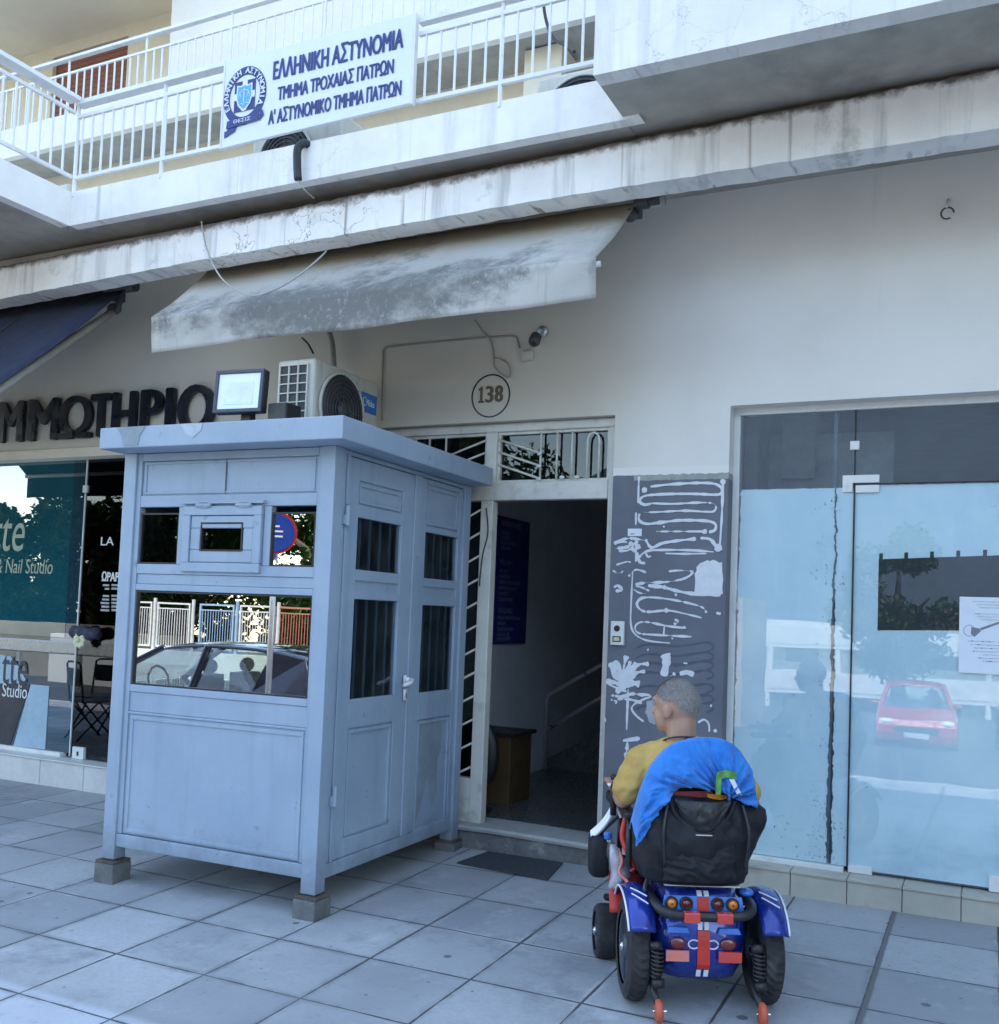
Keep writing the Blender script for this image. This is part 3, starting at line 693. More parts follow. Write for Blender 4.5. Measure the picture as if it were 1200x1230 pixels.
M['frame_grey2'] = mat('grimy inner post', (.10, .12, .14), .7, var=.4, sc=12)
def wash_mat():
    t = NT('whitewash film'); x, y, z = t.xyz()     # object space is building space (world + 2 in x)
    n = t.noise(26, 5, .7); nb = t.noise(7, 5, .65)
    wob = t.math('MULTIPLY', t.math('SUBTRACT', n, .5), .035)
    wb2 = t.math('MULTIPLY', t.math('SUBTRACT', nb, .5), .04)
    xx = t.math('ADD', x, wob)
    gap = t.math('ABSOLUTE', t.math('SUBTRACT', t.math('ADD', xx, wb2), 1.181))
    wid = t.math('ADD', .005, t.math('MULTIPLY', t.ss(z, 2.4, .2), .010))
    m1 = t.math('GREATER_THAN', gap, wid)
    top = t.math('LESS_THAN', t.math('ADD', z, t.math('MULTIPLY', wob, .35)), t.math('ADD', 2.305, t.math('MULTIPLY', t.math('GREATER_THAN', x, 1.28), .012)))
    left = t.math('GREATER_THAN', t.math('ADD', xx, t.math('MULTIPLY', wob, .3)), .634)
    # bare rectangle left on the door
    xw = t.math('ADD', x, t.math('MULTIPLY', wob, .12)); zw = t.math('ADD', z, t.math('MULTIPLY', wob, .12))
    r1 = t.math('MULTIPLY', t.math('GREATER_THAN', xw, 1.418), t.math('LESS_THAN', xw, 2.20))
    r2 = t.math('MULTIPLY', t.math('GREATER_THAN', zw, t.math('ADD', 1.497, t.math('MULTIPLY', t.math('SUBTRACT', x, 1.42), .04))), t.math('LESS_THAN', zw, t.math('ADD', 1.897, t.math('MULTIPLY', t.math('SUBTRACT', x, 1.42), .045))))
    rect = t.math('MULTIPLY', r1, r2)
    tabs = t.math('MULTIPLY', t.math('LESS_THAN', t.math('FRACT', t.math('MULTIPLY', t.math('SUBTRACT', x, 1.420), 7.6)), .15), t.math('MULTIPLY', t.math('GREATER_THAN', z, 1.85), t.math('LESS_THAN', z, t.math('ADD', 1.93, t.math('MULTIPLY', t.math('SUBTRACT', x, 1.42), .045)))))
    tabs = t.math('MULTIPLY', tabs, r1)
    bare = t.math('MAXIMUM', rect, tabs)
    # flaked spots
    fl = t.math('MULTIPLY', t.math('GREATER_THAN', t.noise(55, 4, .7), .60), t.math('GREATER_THAN', t.math('ADD', nb, t.math('ADD', t.ss(t.math('ABSOLUTE', t.math('SUBTRACT', x, 1.15)), .22, .0, 0, .14), t.ss(t.math('ADD', t.math('MULTIPLY', x, .6), z), 1.5, .6, 0, .12))), .66))
    cov = t.math('MULTIPLY', t.math('MULTIPLY', m1, top), t.math('MULTIPLY', left, t.math('SUBTRACT', 1.0, t.math('MAXIMUM', bare, t.math('MULTIPLY', fl, .9)))))
    c = t.mix(t.ss(t.noise(1.8, 6, .65), .3, .7), (.64, .80, .88), (.80, .92, .94))
    c = t.mix(t.ss(t.noise(2.0, 5, .6, vec=t.map((4, 1, .7))), .5, .75, 0, .4), c, (.80, .93, .96))
    c = t.mix(t.ss(t.noise(1.1, 6, .7, vec=t.map((1, 1, 2))), .55, .7, 0, .45), c, (.48, .60, .70))
    c = t.mix(t.ss(t.noise(1.5, 5, .7, vec=t.map((9, 1, .8), (2, 0, 0))), .55, .72, 0, .4), c, (.86, .95, .97))
    df = t.bsdf(c, .9, spec=.1)
    mx = t.n('ShaderNodeMixShader', {0: cov, 1: t.n('ShaderNodeBsdfTransparent'), 2: df})
    return t.done(mx)
M['wash'] = wash_mat()
b = MB().box(-1.371, -.716, .1275, .1285, .175, 2.40).box(-.713, .229, .1275, .1285, .165, 2.319).box(.239, 3.2, .1275, .1285, .165, 2.319)
b.build('whitewash', M['wash'], BLD, label='streaky pale blue whitewash on the glass with a bare rectangle')
MB().box(-.838, -.818, .136, .17, .14, 2.75).build('inner_post', M['frame_grey2'], BLD)

M['cream_tile'] = mat('cream plinth tile', (.46, .43, .36), .5, var=.1, sc=3, dirt=(.22, .2, .17), damt=.5, dsc=4)
b = MB(); xx = -2.12
for xa, xb in [(-1.405, -1.0), (-.996, -.70), (-.696, -.42), (-.416, -.135), (-.131, .15), (.154, .44), (.444, .73), (.734, 1.02), (1.024, 3.2)]:
    b.box(xa, xb, -.035, -.0005, Z0, .130)
    b.box(xa, xb, -.045, .16, .1305, .1465)
b.box(-2.12, -1.41, -.02, -.0005, Z0, .13)
b.build('shop_plinth', M['cream_tile'], BLD, bevel=.003)
# shop room behind
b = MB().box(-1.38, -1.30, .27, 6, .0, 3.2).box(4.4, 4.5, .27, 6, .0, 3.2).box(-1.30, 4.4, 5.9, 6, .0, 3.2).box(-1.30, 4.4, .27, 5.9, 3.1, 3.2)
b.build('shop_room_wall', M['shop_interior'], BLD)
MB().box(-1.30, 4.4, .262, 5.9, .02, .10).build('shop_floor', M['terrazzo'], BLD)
b = MB().box(-1.2, -1.0, .5, .7, 2.42, 3.05).box(-1.29, -.55, .55, .6, 1.95, 2.7); b.build('shop_shelf', M['concrete'], BLD)

# hair and nail studio on the left
b = MB().box(-9.5, -4.55, -.02, -.0005, 2.69, 2.744).box(-9.5, -4.55, -.02, .16, 2.670, 2.6895)
b.build('studio_lintel', M['cream_wall'], BLD)
b = MB()
for i in range(10): b.box(-9.5+i*.5+.003, -9.0+i*.5-.003, -.035, -.0005, Z0, .172)
b.box(-9.5, -4.55, -.05, .2, .1725, .186)
b.build('studio_plinth', M['marble'], BLD, bevel=.003)
MB().box(-9.5, -6.915, .085, .15, .187, .222).build('studio_window_frame', M['white_metal'], BLD)
pane('studio_window_pane', -9.5, -6.985, 1.17, 2.668, M['glass_teal'])
pane('studio_window_pane', -6.979, -6.842, 1.17, 2.668, M['glass_grey'])
pane('studio_window_pane', -9.5, -6.842, .223, 1.168, M['glass_grey'])
pane('studio_door_pane', -6.832, -6.0, .20, 2.668, M['glass_low'])
pane('studio_window_pane', -5.992, -4.55, .20, 2.668, M['glass_low'])
MB().box(-6.841, -6.833, .108, .13, .2, 2.668).build('studio_door_edge', M['white_metal'], BLD)
b = MB().box(-6.86, -6.815, .10, .14, 2.39, 2.45).box(-6.79, -6.66, .095, .145, .188, .285); b.build('studio_door_clamp', M['white_metal'], BLD, bevel=.002)
MB().box(-6.735, -6.715, .092, .0945, .215, .25).build('studio_lock_hole', M['black'], BLD)
M['white_vinyl'] = mat('white vinyl lettering', (.72, .74, .72), .5)
M['yellow_vinyl'] = mat('cream vinyl lettering', (.30, .36, .26), .5)
M['dark_vinyl'] = mat('dark vinyl', (.012, .016, .03), .5)
M['mirror_pale'] = mat('pale blue vinyl', (.32, .45, .55), .4)
def on_glass(body, px0, py0, px1, py1, mt, y=.112, **k):
    "lettering filling the box whose lower left / upper right corners are seen at the two pixels"
    a = wy(px0, py0, y); c = wy(px1, py1, y)
    put_text('lettering', body, mt, BLD, (a.x, y, a.z), w=c.x-a.x, h=c.z-a.z, ext=.002, **k)
on_glass('tte', -10, 662, 31, 622, M['yellow_vinyl'], shear=.15)
on_glass('& Nail Studio', -5, 688, 64, 672, M['yellow_vinyl'], shear=.1)
b = MB(); a = wy(-60, 818, .113); c = wy(36, 778, .113)
pts = [wy(p[0], p[1], .1135) for p in ((-60, 822), (36, 822), (12, 895), (-60, 895))]
b.prism([tuple(p) for p in pts], (0, .003, 0)); b.build('window_sticker', M['dark_vinyl'], BLD)
b = MB(); pts = [wy(p[0], p[1], .1135) for p in ((-40, 790), (-10, 785), (12, 788), (22, 800), (33, 821), (-40, 821))]
b.prism([tuple(p) for p in pts], (0, .003, 0)); b.build('window_sticker', M['mirror_pale'], BLD)
b = MB(); pts = [wy(p[0], p[1], .1135) for p in ((37, 822), (59, 824), (54, 900), (16, 896))]
b.prism([tuple(p) for p in pts], (0, .003, 0)); b.build('window_sticker', M['mirror_pale'], BLD)
on_glass('tte', 1, 821, 34, 789, M['dark_vinyl'], .111)
on_glass('& Nail Studio', -30, 833, 33, 823, M['white_vinyl'], .111)
on_glass('LA', 121, 655, 137, 645, M['white_vinyl'])
on_glass('ΩΡΑΡΙΟ', 122, 698, 152, 687, M['white_vinyl'], bold=.003)
for k, (w0, w1) in enumerate(((.3, 1), (.55, 1), (0, 0), (.3, 1), (.2, 1), (0, 1), (.1, 1), (0, .9))):
    if w1: on_glass('mmmmm', 121+w0*9, 704+k*4.3, 131, 702+k*4.3, M['white_vinyl']); on_glass('mmmmmm', 134, 704+k*4.3, 148, 702+k*4.3, M['white_vinyl'])
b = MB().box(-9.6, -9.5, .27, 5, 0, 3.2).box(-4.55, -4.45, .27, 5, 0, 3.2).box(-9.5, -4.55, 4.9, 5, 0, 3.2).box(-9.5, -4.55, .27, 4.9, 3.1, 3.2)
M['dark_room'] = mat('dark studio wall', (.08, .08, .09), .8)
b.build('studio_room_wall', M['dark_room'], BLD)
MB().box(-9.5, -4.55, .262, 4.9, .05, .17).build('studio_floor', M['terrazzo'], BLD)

# ------------------------------------------------------------------ police sign on the balcony railing
SG = thing('police_sign', 'wide white police sign with blue emblem hanging on the balcony railing', 'sign', (-3.82, -1.0, 4.46))
ys = -1.0
c4 = [(-4.535, 4.450), (-3.087, 4.475), (-3.100, 5.018), (-4.535, 5.034)]
MB().prism([(x, ys, z) for x, z in c4], (0, .025, 0)).build('panel', M['sign_white'], SG, bevel=.003)
for x0, z0, x1, z1 in ((-4.54, 4.445, -4.528, 5.04), (-3.10, 4.468, -3.084, 5.02)): MB().box(x0, x1, ys-.004, ys+.03, z0, z1).build('side_frame', M['white_metal'], SG)
yt = ys-.0035
for body, x0, x1, z0, z1 in (('ΕΛΛΗΝΙΚΗ ΑΣΤΥΝΟΜΙΑ', -4.130, -3.165, 4.823, 4.948), ('ΤΜΗΜΑ ΤΡΟΧΑΙΑΣ ΠΑΤΡΩΝ', -4.085, -3.225, 4.680, 4.772), ("Α' ΑΣΤΥΝΟΜΙΚΟ ΤΜΗΜΑ ΠΑΤΡΩΝ", -4.150, -3.165, 4.535, 4.630)):
    put_text('lettering', body, M['sign_blue'], SG, (x0, yt, z0), w=x1-x0, h=z1-z0, bold=(z1-z0)*.032, ext=.002)
ec = (-4.352, 4.765); er = .192
def ring(r0, r1, y, n=64, a0=0, a1=2*math.pi):
    b = MB(); v = []
    for i in range(n+1):
        a = lerp(a0, a1, i/n); v.append([b.bm.verts.new((ec[0]+r*math.cos(a)*.9, y_, ec[1]+r*math.sin(a))) for r, y_ in ((r0, y), (r1, y), (r1, y+.002), (r0, y+.002))])
    for p, q in zip(v, v[1:]):
        for k in range(4): b.bm.faces.new((p[k], p[(k+1) % 4], q[(k+1) % 4], q[k]))
    return b
em = ring(er*.72, er, yt).build('emblem', M['sign_blue'], SG)
# letters round the ring
def arc_text(body, a0, a1, r, h):
    for i, ch in enumerate(body):
        if ch == ' ': continue
        a = lerp(a0, a1, i/(len(body)-1))
        me = text_mesh(ch, h=h, bold=.0018, ext=.002); xs = [v.co.x for v in me.vertices]; wd = max(xs)
        ux = Vector((math.sin(a), 0, -math.cos(a))); uz = Vector((math.cos(a), 0, math.sin(a))); n_ = ux.cross(uz)
        mt = Matrix((ux, uz, n_)).transposed().to_4x4(); cpos = Vector((ec[0]+r*math.cos(a)*.9, yt-.0025, ec[1]+r*math.sin(a)))
        mt.translation = cpos-ux*wd*.5-uz*h*.5; me.transform(mt)
        link('emblem_letter', me, M['sign_white'], em)
arc_text('ΕΛΛΗΝΙΚΗ ΑΣΤΥΝΟΜΙΑ', R(205), R(-25), er*.86, .036)
def poly(pts, y, mt, name, t=.002):
    b = MB(); b.prism([(ec[0]+x, y, ec[1]+z) for x, z in pts], (0, t, 0)); return b.build(name, mt, em)
poly([(-.085, -.10), (.085, -.10), (.085, .10), (-.085, .10)], yt, M['sign_blue'], 'emblem_square')
poly([(-.02, -.099), (.02, -.099), (.02, .099), (-.02, .099)], yt-.0012, M['sign_white'], 'emblem_cross', .001)
poly([(-.084, -.022), (.084, -.022), (.084, .022), (-.084, .022)], yt-.0024, M['sign_white'], 'emblem_cross', .001)
shd = [(-.062, .075), (-.03, .068), (0, .078), (.03, .068), (.062, .075), (.066, -.01), (.05, -.06), (.02, -.092), (0, -.105), (-.02, -.092), (-.05, -.06), (-.066, -.01)]
poly(shd, yt-.0042, M['sign_white'], 'emblem_shield', .0015)
poly([(x*.85, z*.85) for x, z in shd], yt-.0056, M['sign_lblue'], 'emblem_shield', .0012)
bl = MB()
bl.tube([(ec[0], yt-.0062, ec[1]-.05), (ec[0], yt-.0062, ec[1]+.045)], .0035, 6)
for k in (-1, 1):
    bl.tube([(ec[0], yt-.0062, ec[1]+.04), (ec[0]+k*.035, yt-.0062, ec[1]+.025)], .0025, 6)
    bl.tube([(ec[0]+k*.035, yt-.0062, ec[1]+.025), (ec[0]+k*.025, yt-.0062, ec[1]-.01), (ec[0]+k*.045, yt-.0062, ec[1]-.01), (ec[0]+k*.035, yt-.0062, ec[1]+.025)], .002, 5)
bl.tube([(ec[0]-.04, yt-.0062, ec[1]-.06), (ec[0]-.02, yt-.0062, ec[1]-.05), (ec[0], yt-.0062, ec[1]-.062), (ec[0]+.02, yt-.0062, ec[1]-.05), (ec[0]+.04, yt-.0062, ec[1]-.06)], .003, 5)
bl.build('emblem_scales', M['sign_white'], em)
poly([(-.135, -.20), (.125, -.185), (.13, -.135), (-.13, -.150)], yt-.0075, M['sign_blue'], 'emblem_ribbon', .003)
poly([(-.150, -.255), (-.065, -.225), (-.05, -.19), (-.125, -.20), (-.135, -.215), (-.150, -.21)], yt-.004, M['sign_blue'], 'emblem_ribbon', .003)
poly([(.132, -.19), (.165, -.155), (.15, -.115), (.137, -.13)], yt-.004, M['sign_blue'], 'emblem_ribbon', .003)
put_text('emblem_letter', 'ΘΕΣΙΣ', M['sign_white'], em, (ec[0]-.075, yt-.0082, ec[1]-.175), w=.14, h=.024, ext=.002)

# ------------------------------------------------------------------ air conditioners
def ac_unit(name, label, o, ux, uy, w=.78, d=.27, h=.52, logo=False, cw=None):
    "o: lower corner at the fan end, ux along the front, uy into the unit"
    ux = Vector(ux); uy = Vector(uy); o = Vector(o)
    T = thing(name, label, 'air conditioner', tuple(o)); P_ = lambda a, e, z: o+ux*a+uy*e+Vector((0, 0, z))
    mt = Matrix((ux, uy, Vector((0, 0, 1)))).transposed().to_4x4(); mt.translation = o
    MB().box(0, w, 0, d, 0, h, mt).build('casing', M['ac'], T, bevel=.018)
    fc = (w*.40, h*.5); r = h*.42
    MB().lathe([(r, -.004), (r, .012), (r*.2, .014), (r*.2, -.004)], P_(fc[0], -.006, fc[1]), -uy, 40).build('fan_recess', M['ac_dark'], T, True)
    b = MB()
    for k in range(2, 8):
        rr = r*k/8
        b.tube([P_(fc[0]+rr*math.cos(a*math.pi/20), -.024, fc[1]+rr*math.sin(a*math.pi/20)) for a in range(40)], .0045, 6, True)
    for k in range(4):
        a = k*math.pi/4
        b.tube([P_(fc[0]+r*math.cos(a), -.022, fc[1]+r*math.sin(a)), P_(fc[0]-r*math.cos(a), -.022, fc[1]-r*math.sin(a))], .004, 6)
    b.build('fan_guard', M['ac_grey'], T, True)
    MB().lathe([(r+.012, -.002), (r+.012, .016), (r-.004, .018), (r-.004, -.002)], P_(fc[0], -.008, fc[1]), -uy, 40, True).build('fan_rim', M['ac'], T, True)
    MB().lathe([(r*.22, 0), (r*.22, .012), (.01, .016)], P_(fc[0], -.02, fc[1]), -uy, 24).build('fan_hub', M['ac_grey'], T, True)
    # grille on the end
    e = -.004; MB().box(-.006, -.0005, .05, d-.03, .05, h-.04, mt).build('coil', M['ac_dark'], T)
    b = MB()
    for i in range(4): b.box(-.016, -.004, .045+i*(d-.075)/3-.004, .045+i*(d-.075)/3+.005, .045, h-.035, mt)
    for i in range(9): b.box(-.014, -.003, .042, d-.026, .045+i*(h-.085)/8-.003, .045+i*(h-.085)/8+.004, mt)
    b.build('end_grille', M['ac'], T)
    if logo:
        p = MB().box(w-.20, w-.02, -.005, -.0008, h-.23, h-.10, mt).build('badge', M['blue_sticker'], T)
        bb = MB().tube([P_(w-.165+.022*math.cos(a*.5), -.0065, h-.16+.028*math.sin(a*.5)) for a in range(2, 11)], .003, 6)
        bb.build('badge_mark', M['white_vinyl'], p)
        me = text_mesh('Midea', w=.095, h=.045, ext=.002); m2 = Matrix((ux, Vector((0, 0, 1)), -uy)).transposed().to_4x4(); m2.translation = P_(w-.145, -.0062, h-.185)
        me.transform(m2); link('badge_mark', me, M['white_vinyl'], p)
    return T
A = ac_unit('air_conditioner', 'cream air conditioner jutting from the wall behind the booth roof', (-3.80, -.86, 2.50), (0, 1, 0), (-1, 0, 0), .72, .29, .555, True)
b = MB().box(-4.07, -3.80, -.80, -.02, 2.44, 2.47).box(-4.07, -4.03, -.04, -.0, 2.2, 2.44); b.build('bracket', M['ac_grey'], A)
ac_unit('air_conditioner', 'weathered air conditioner on the balcony floor below the police sign', (-4.66, -.55, SB+.122), (1, 0, 0), (0, 1, 0), .74, .28, .52)
ac_unit('air_conditioner', 'air conditioner at the far end of the balcony beside the concrete parapet', (-2.62, -.28, SB+.122), (1, 0, 0), (0, 1, 0), .74, .28, .60)
ac_unit('air_conditioner', 'small cream air conditioner low behind the balcony corner railing', (-7.25, -.25, SB+.33), (1, 0, 0), (0, 1, 0), .42, .25, .40)

# ------------------------------------------------------------------ awnings
def stained_canvas():
    t = NT('stained canvas'); x, y, z = t.xyz()      # origin at the awning's front bar
    base = t.mix(t.ss(t.noise(1.5, 5), .3, .7), (.43, .415, .385), (.55, .535, .495))
    # yellowed strip under the roller, mildew around the bar
    ye = t.math('ADD', z, t.math('MULTIPLY', t.math('SUBTRACT', t.noise(3, 4), .5), .16))
    c = t.mix(t.ss(ye, .24, .56, 0, .85), base, (.40, .32, .20))
    n = t.noise(1.6, 7, .68, vec=t.map((1, .8, 1.6)))
    md = t.math('ADD', n, t.ss(t.math('ABSOLUTE', t.math('ADD', x, .15)), 1.5, .2, -.05, .15))
    low = t.ss(t.math('ABSOLUTE', t.math('ADD', z, .02)), .30, .02, -.10, .08)
    mm = t.ss(t.math('ADD', t.math('ADD', md, low), t.math('MULTIPLY', t.math('SUBTRACT', t.noise(14, 6, .75), .5), .25)), .46, .72)
    c = t.mix(t.math('MULTIPLY', mm, .82), c, (.125, .125, .12))
    sp = t.math('MULTIPLY', t.ss(t.noise(26, 6, .75), .52, .66), t.ss(n, .45, .6))
    c = t.mix(t.math('MULTIPLY', sp, .45), c, (.58, .59, .58))
    drip = t.noise(1.2, 4, .6, vec=t.map((9, 1, .6)))
    c = t.mix(t.math('MULTIPLY', t.ss(drip, .55, .72, 0, .6), t.ss(z, .0, -.05)), c, (.22, .20, .16))
    d = t.bsdf(c, .9, spec=.1, normal=t.bump(t.noise(7, 4), .3, .02))
    return t.done(d)
M['canvas'] = stained_canvas()
AW = thing('awning', 'grimy off white canvas awning hanging below the canopy edge over the entrance', 'awning', (-3.47, -1.0, 3.40))
xl, xr = -5.05, -1.905
def aw_top(u, v):
    x = lerp(xl, xr, u); sag = .035*math.sin(math.pi*v)*(.7+.5*noise.noise(Vector((x*1.3, v, 0))))
    return (lerp(x, lerp(-5.12, -1.90, u), v), lerp(-1.0, -.38, v), lerp(lerp(3.385, 3.41, u), 3.955, v)-sag+.012*noise.noise(Vector((x*2.5, v*3, 4))))
b = MB().grid(aw_top, 40, 14).solid(.004); b.build('fabric', M['canvas'], AW, True)
def aw_val(u, v):
    x = lerp(xl, xr, u); e = .008*noise.noise(Vector((x*2.2, 0, 9)))*v+.008*noise.noise(Vector((x*6, v, 3)))*v
    drop = .232+.004*math.sin(x*5)+.005*noise.noise(Vector((x*3, 2, 2)))
    lift = .05*max(0, u-.86)/.14*v*.2
    return (x+.006*v*math.sin(x*9), -1.004+.03*v*(.4+noise.noise(Vector((x*1.7, 1, 1))))+.010*v*noise.noise(Vector((x*6+v*2, v*2, 5))) - e, lerp(3.388, 3.412, u)-drop*v+lift)
b = MB().grid(aw_val, 60, 8).solid(.003); b.build('valance', M['canvas'], AW, True)
MB().cyl((xl+.01, -.965, 3.352), (xr+.014, -.965, 3.380), .016).build('front_bar', M['rail_white'], AW, True)
MB().cyl((-5.18, -.36, 3.945), (-1.74, -.36, 3.945), .035).build('roller', M['grey_cable'], AW, True)
b = MB().cyl((-1.90, -.40, 3.93), (-1.82, -.40, 3.93), .04).cyl((-1.83, -.40, 3.93), (-1.76, -.40, 3.93), .026).box(-1.93, -1.88, -.40, -.33, 3.86, 3.92); b.ell((-1.92, -.43, 3.85), (.04, .04, .04))
b.build('roller_bracket', M['ac_grey'], AW, bevel=.004)
for pts in ([(-2.4, -.2, 3.80), (-2.35, -.55, 3.59), (-2.3, -.96, 3.37)], [(-5.0, -.2, 3.80), (-5.0, -.55, 3.59), (-5.02, -.96, 3.36)]): MB().tube(pts, .016, 8).build('folding_arm', M['grey_cable'], AW, True)
NA = thing('awning', 'dark navy awning pitched out over the hair and nail studio', 'awning', (-7.7, -1.2, 3.5))
def na_top(u, v):
    x = lerp(-9.6, -5.97, u); return (x, lerp(-1.50, -.36, v), lerp(2.83, 3.90, v)-.03*math.sin(math.pi*v)+.006*noise.noise(Vector((x*3, v*3, 0))))
b = MB().grid(na_top, 24, 8).solid(.004); b.build('fabric', M['navy_fabric'], NA, True)
b = MB().grid(lambda u, v: (lerp(-9.6, -5.97, u), -1.505+.02*v*math.sin(u*31), 2.83-.24*v), 48, 3).solid(.003); b.build('valance', M['navy_fabric'], NA, True)
MB().tube([(-6.9, -.37, 3.875), (-6.9, -1.49, 2.822)], .006, 6).build('seam', M['ac_grey'], NA)
b = MB().tube([(-6.12, -.36, 3.72), (-6.10, -.95, 3.22), (-6.06, -1.46, 2.79)], [.03, .034, .03], 10); b.build('folding_arm', M['grey_cable'], NA, True)
b = MB().ell((-6.12, -.35, 3.745), (.06, .05, .045)).cyl((-6.2, -.36, 3.90), (-5.90, -.36, 3.90), .045).box(-6.13, -6.05, -.38, -.31, 3.80, 3.87).cyl((-6.03, -.37, 3.82), (-6.05, -.39, 3.70), .022); b.build('roller_bracket', M['ac_grey'], NA)
MB().cyl((-9.6, -1.485, 2.825), (-5.95, -1.485, 2.825), .02).build('front_bar', M['white_metal'], NA, True)

# ------------------------------------------------------------------ raised shop letters
LT = thing('shop_lettering', 'raised black capital letters of the hair salon mounted on the shaded wall', 'sign', (-6.6, -.03, 2.82))
LX = [('Μ', -8.30, -7.80), ('Μ', -7.76, -7.455), ('Μ', -7.385, -7.03), ('Ω', -7.02, -6.64), ('Τ', -6.655, -6.43), ('Η', -6.41, -6.155), ('Ρ', -6.10, -5.875), ('Ι', -5.835, -5.755), ('Ο', -5.71, -5.345)]
for ch, x0, x1 in LX[1:]:
    put_text('letter', ch, M['sign_letter'], LT, (x0, -.035, 2.825 if ch != 'Ο' else 2.818), w=x1-x0, h=.345 if ch != 'Ο' else .36, bold=.017, ext=.034)
put_text('letter', 'Ο', M['sign_letter'], LT, (-8.22, -.035, 2.818), w=.365, h=.36, bold=.017, ext=.034)
put_text('letter', 'Κ', M['sign_letter'], LT, (-8.56, -.035, 2.825), w=.28, h=.345, bold=.017, ext=.034)

# ------------------------------------------------------------------ guard booth
TH = .033
BO = (-3.030, -1.668, 0)
G = thing('guard_booth', 'grey blue metal guard booth with mirrored windows standing on four concrete pads', 'booth', BO, TH)
W_, D_ = 1.424, 1.60
ZB, ZT = .135, 2.335
pt = .088
P = M['booth']
for (x, y) in ((0, 0), (-W_+pt, 0), (0, D_-pt), (-W_+pt, D_-pt)):
    MB().box(x-pt, x, y, y+pt, .062 if y < 1 else .045, ZT).build('post', P, G, bevel=.004)
M['rust'] = mat('rusty plate', (.10, .075, .06), .85, var=.4, sc=12)
for (x, y) in ((0, 0), (-W_+pt, 0), (0, D_-pt), (-W_+pt, D_-pt)):
    MB().box(x-pt-.022, x+.022, y-.022, y+pt+.022, .040, .056).build('base_plate', M['rust'], G, bevel=.002)
# roof tray
b = MB().box(-W_-.03, .145, -.165, D_+.01, ZT+.001, 2.4535); b.build('roof', P, G, bevel=.006)
def tear(pts, y=-.1665):
    MB().prism([(x, y, z) for x, z in pts], (0, -.0015, 0)).build('roof_patch', M['booth_dark'] if pts[0][0] < -1.2 else M['patch'], G)
tear([(-1.33, 2.452), (-1.12, 2.452), (-1.16, 2.40), (-1.17, 2.348), (-1.27, 2.348), (-1.29, 2.40)])
tear([(-.88, 2.452), (-.73, 2.452), (-.74, 2.41), (-.79, 2.375), (-.84, 2.40)])
# front wall made of panels
def panel(x0, x1, z0, z1, y0=.018, y1=.05, name='front_panel'): return MB().box(x0, x1, y0, y1, z0, z1).build(name, P, G, bevel=.003)
def frame(b, x0, x1, z0, z1, t, y0, y1):
    b.box(x0, x1, y0, y1, z0, z0+t).box(x0, x1, y0, y1, z1-t, z1).box(x0, x0+t, y0, y1, z0+t, z1-t).box(x1-t, x1, y0, y1, z0+t, z1-t)
xi0, xi1 = -W_+pt, -pt
b = MB()
b.box(xi0, xi1, .010, .06, ZB, .205)            # bottom rail
b.box(xi0, -1.305, .014, .06, .208, 2.333).box(-.112, xi1, .014, .06, .208, 2.333)
b.box(-1.304, -.113, .015, .06, 2.29, 2.333).box(-1.304, -.113, .015, .06, 2.03, 2.095)
b.box(-1.304, -.113, .015, .06, 1.562, 1.597).box(-1.304, -.113, .015, .06, 1.655, 1.71)
b.box(-1.304, -.113, .015, .06, .995, 1.034).box(-1.304, -.113, .015, .06, .872, .885)
b.box(-1.020, -.985, .015, .06, 1.711, 2.029).box(-.44, -.395, .015, .06, 1.711, 2.029)
b.build('front_frame', P, G, bevel=.003)
panel(-1.303, -.114, 2.096, 2.289, .026); panel(-1.303, -.114, 1.598, 1.654, .022); panel(-1.303, -.114, .886, .994, .022); panel(-1.304, -.113, .209, .871, .024)
b = MB(); frame(b, -1.29, -.125, .218, .862, .022, .017, .030); b.build('panel_moulding', P, G, bevel=.003)
b = MB(); frame(b, -1.285, -.132, 2.103, 2.283, .012, .019, .030); b.build('panel_moulding', P, G, bevel=.003)
MB().box(-.716, -.711, .019, .03, 2.10, 2.33).build('panel_joint', M['concrete'], G)
def win(x0, x1, z0, z1, g, nm='front_window'):
    f_ = MB(); frame(f_, x0-.006, x1+.006, z0-.006, z1+.006, .008, .020, .034); w_ = f_.build(nm, M['black'], G)
    MB().box(x0, x1, .032, .036, z0, z1).build('pane', g, w_); return w_
win(-1.292, -.120, 1.041, 1.553, M['glass_mirror'])
win(-1.289, -1.026, 1.718, 1.99, M['glass_low']); win(-.390, -.122, 1.718, 1.99, M['glass_mirror'])
# small hinged hatch
H_ = MB(); frame(H_, -.975, -.445, 1.672, 2.03, .05, -.004, .03); ht = H_.build('hatch', P, G, bevel=.004)
b = MB(); frame(b, -.922, -.498, 1.724, 1.978, .068, .004, .03); b.build('hatch_frame', P, ht, bevel=.006)
b = MB(); frame(b, -.853, -.567, 1.784, 1.942, .010, .002, .03); b.build('hatch_bead', M['black'], ht)
MB().box(-.845, -.575, .018, .022, 1.790, 1.936).build('pane', M['glass_low'], ht)
for x in (-.83, -.56): MB().cyl((x-.05, -.008, 2.034), (x+.05, -.008, 2.034), .011, n=10).box(x-.03, x+.03, -.012, .012, 2.02, 2.05).build('hinge', P, ht)
MB().box(-.985, -.43, -.012, .013, 2.043, 2.058).build('drip_strip', P, G)
# back and left walls, floor, inside
b = MB().box(-W_+.02, -W_+.04, pt, D_-pt, ZB, ZT).box(xi0, xi1, D_-.05, D_-.03, ZB, ZT).box(-W_+.03, -.03, .06, D_-.05, ZB, ZB+.02)
b.build('inner_shell', M['booth_dark'], G)
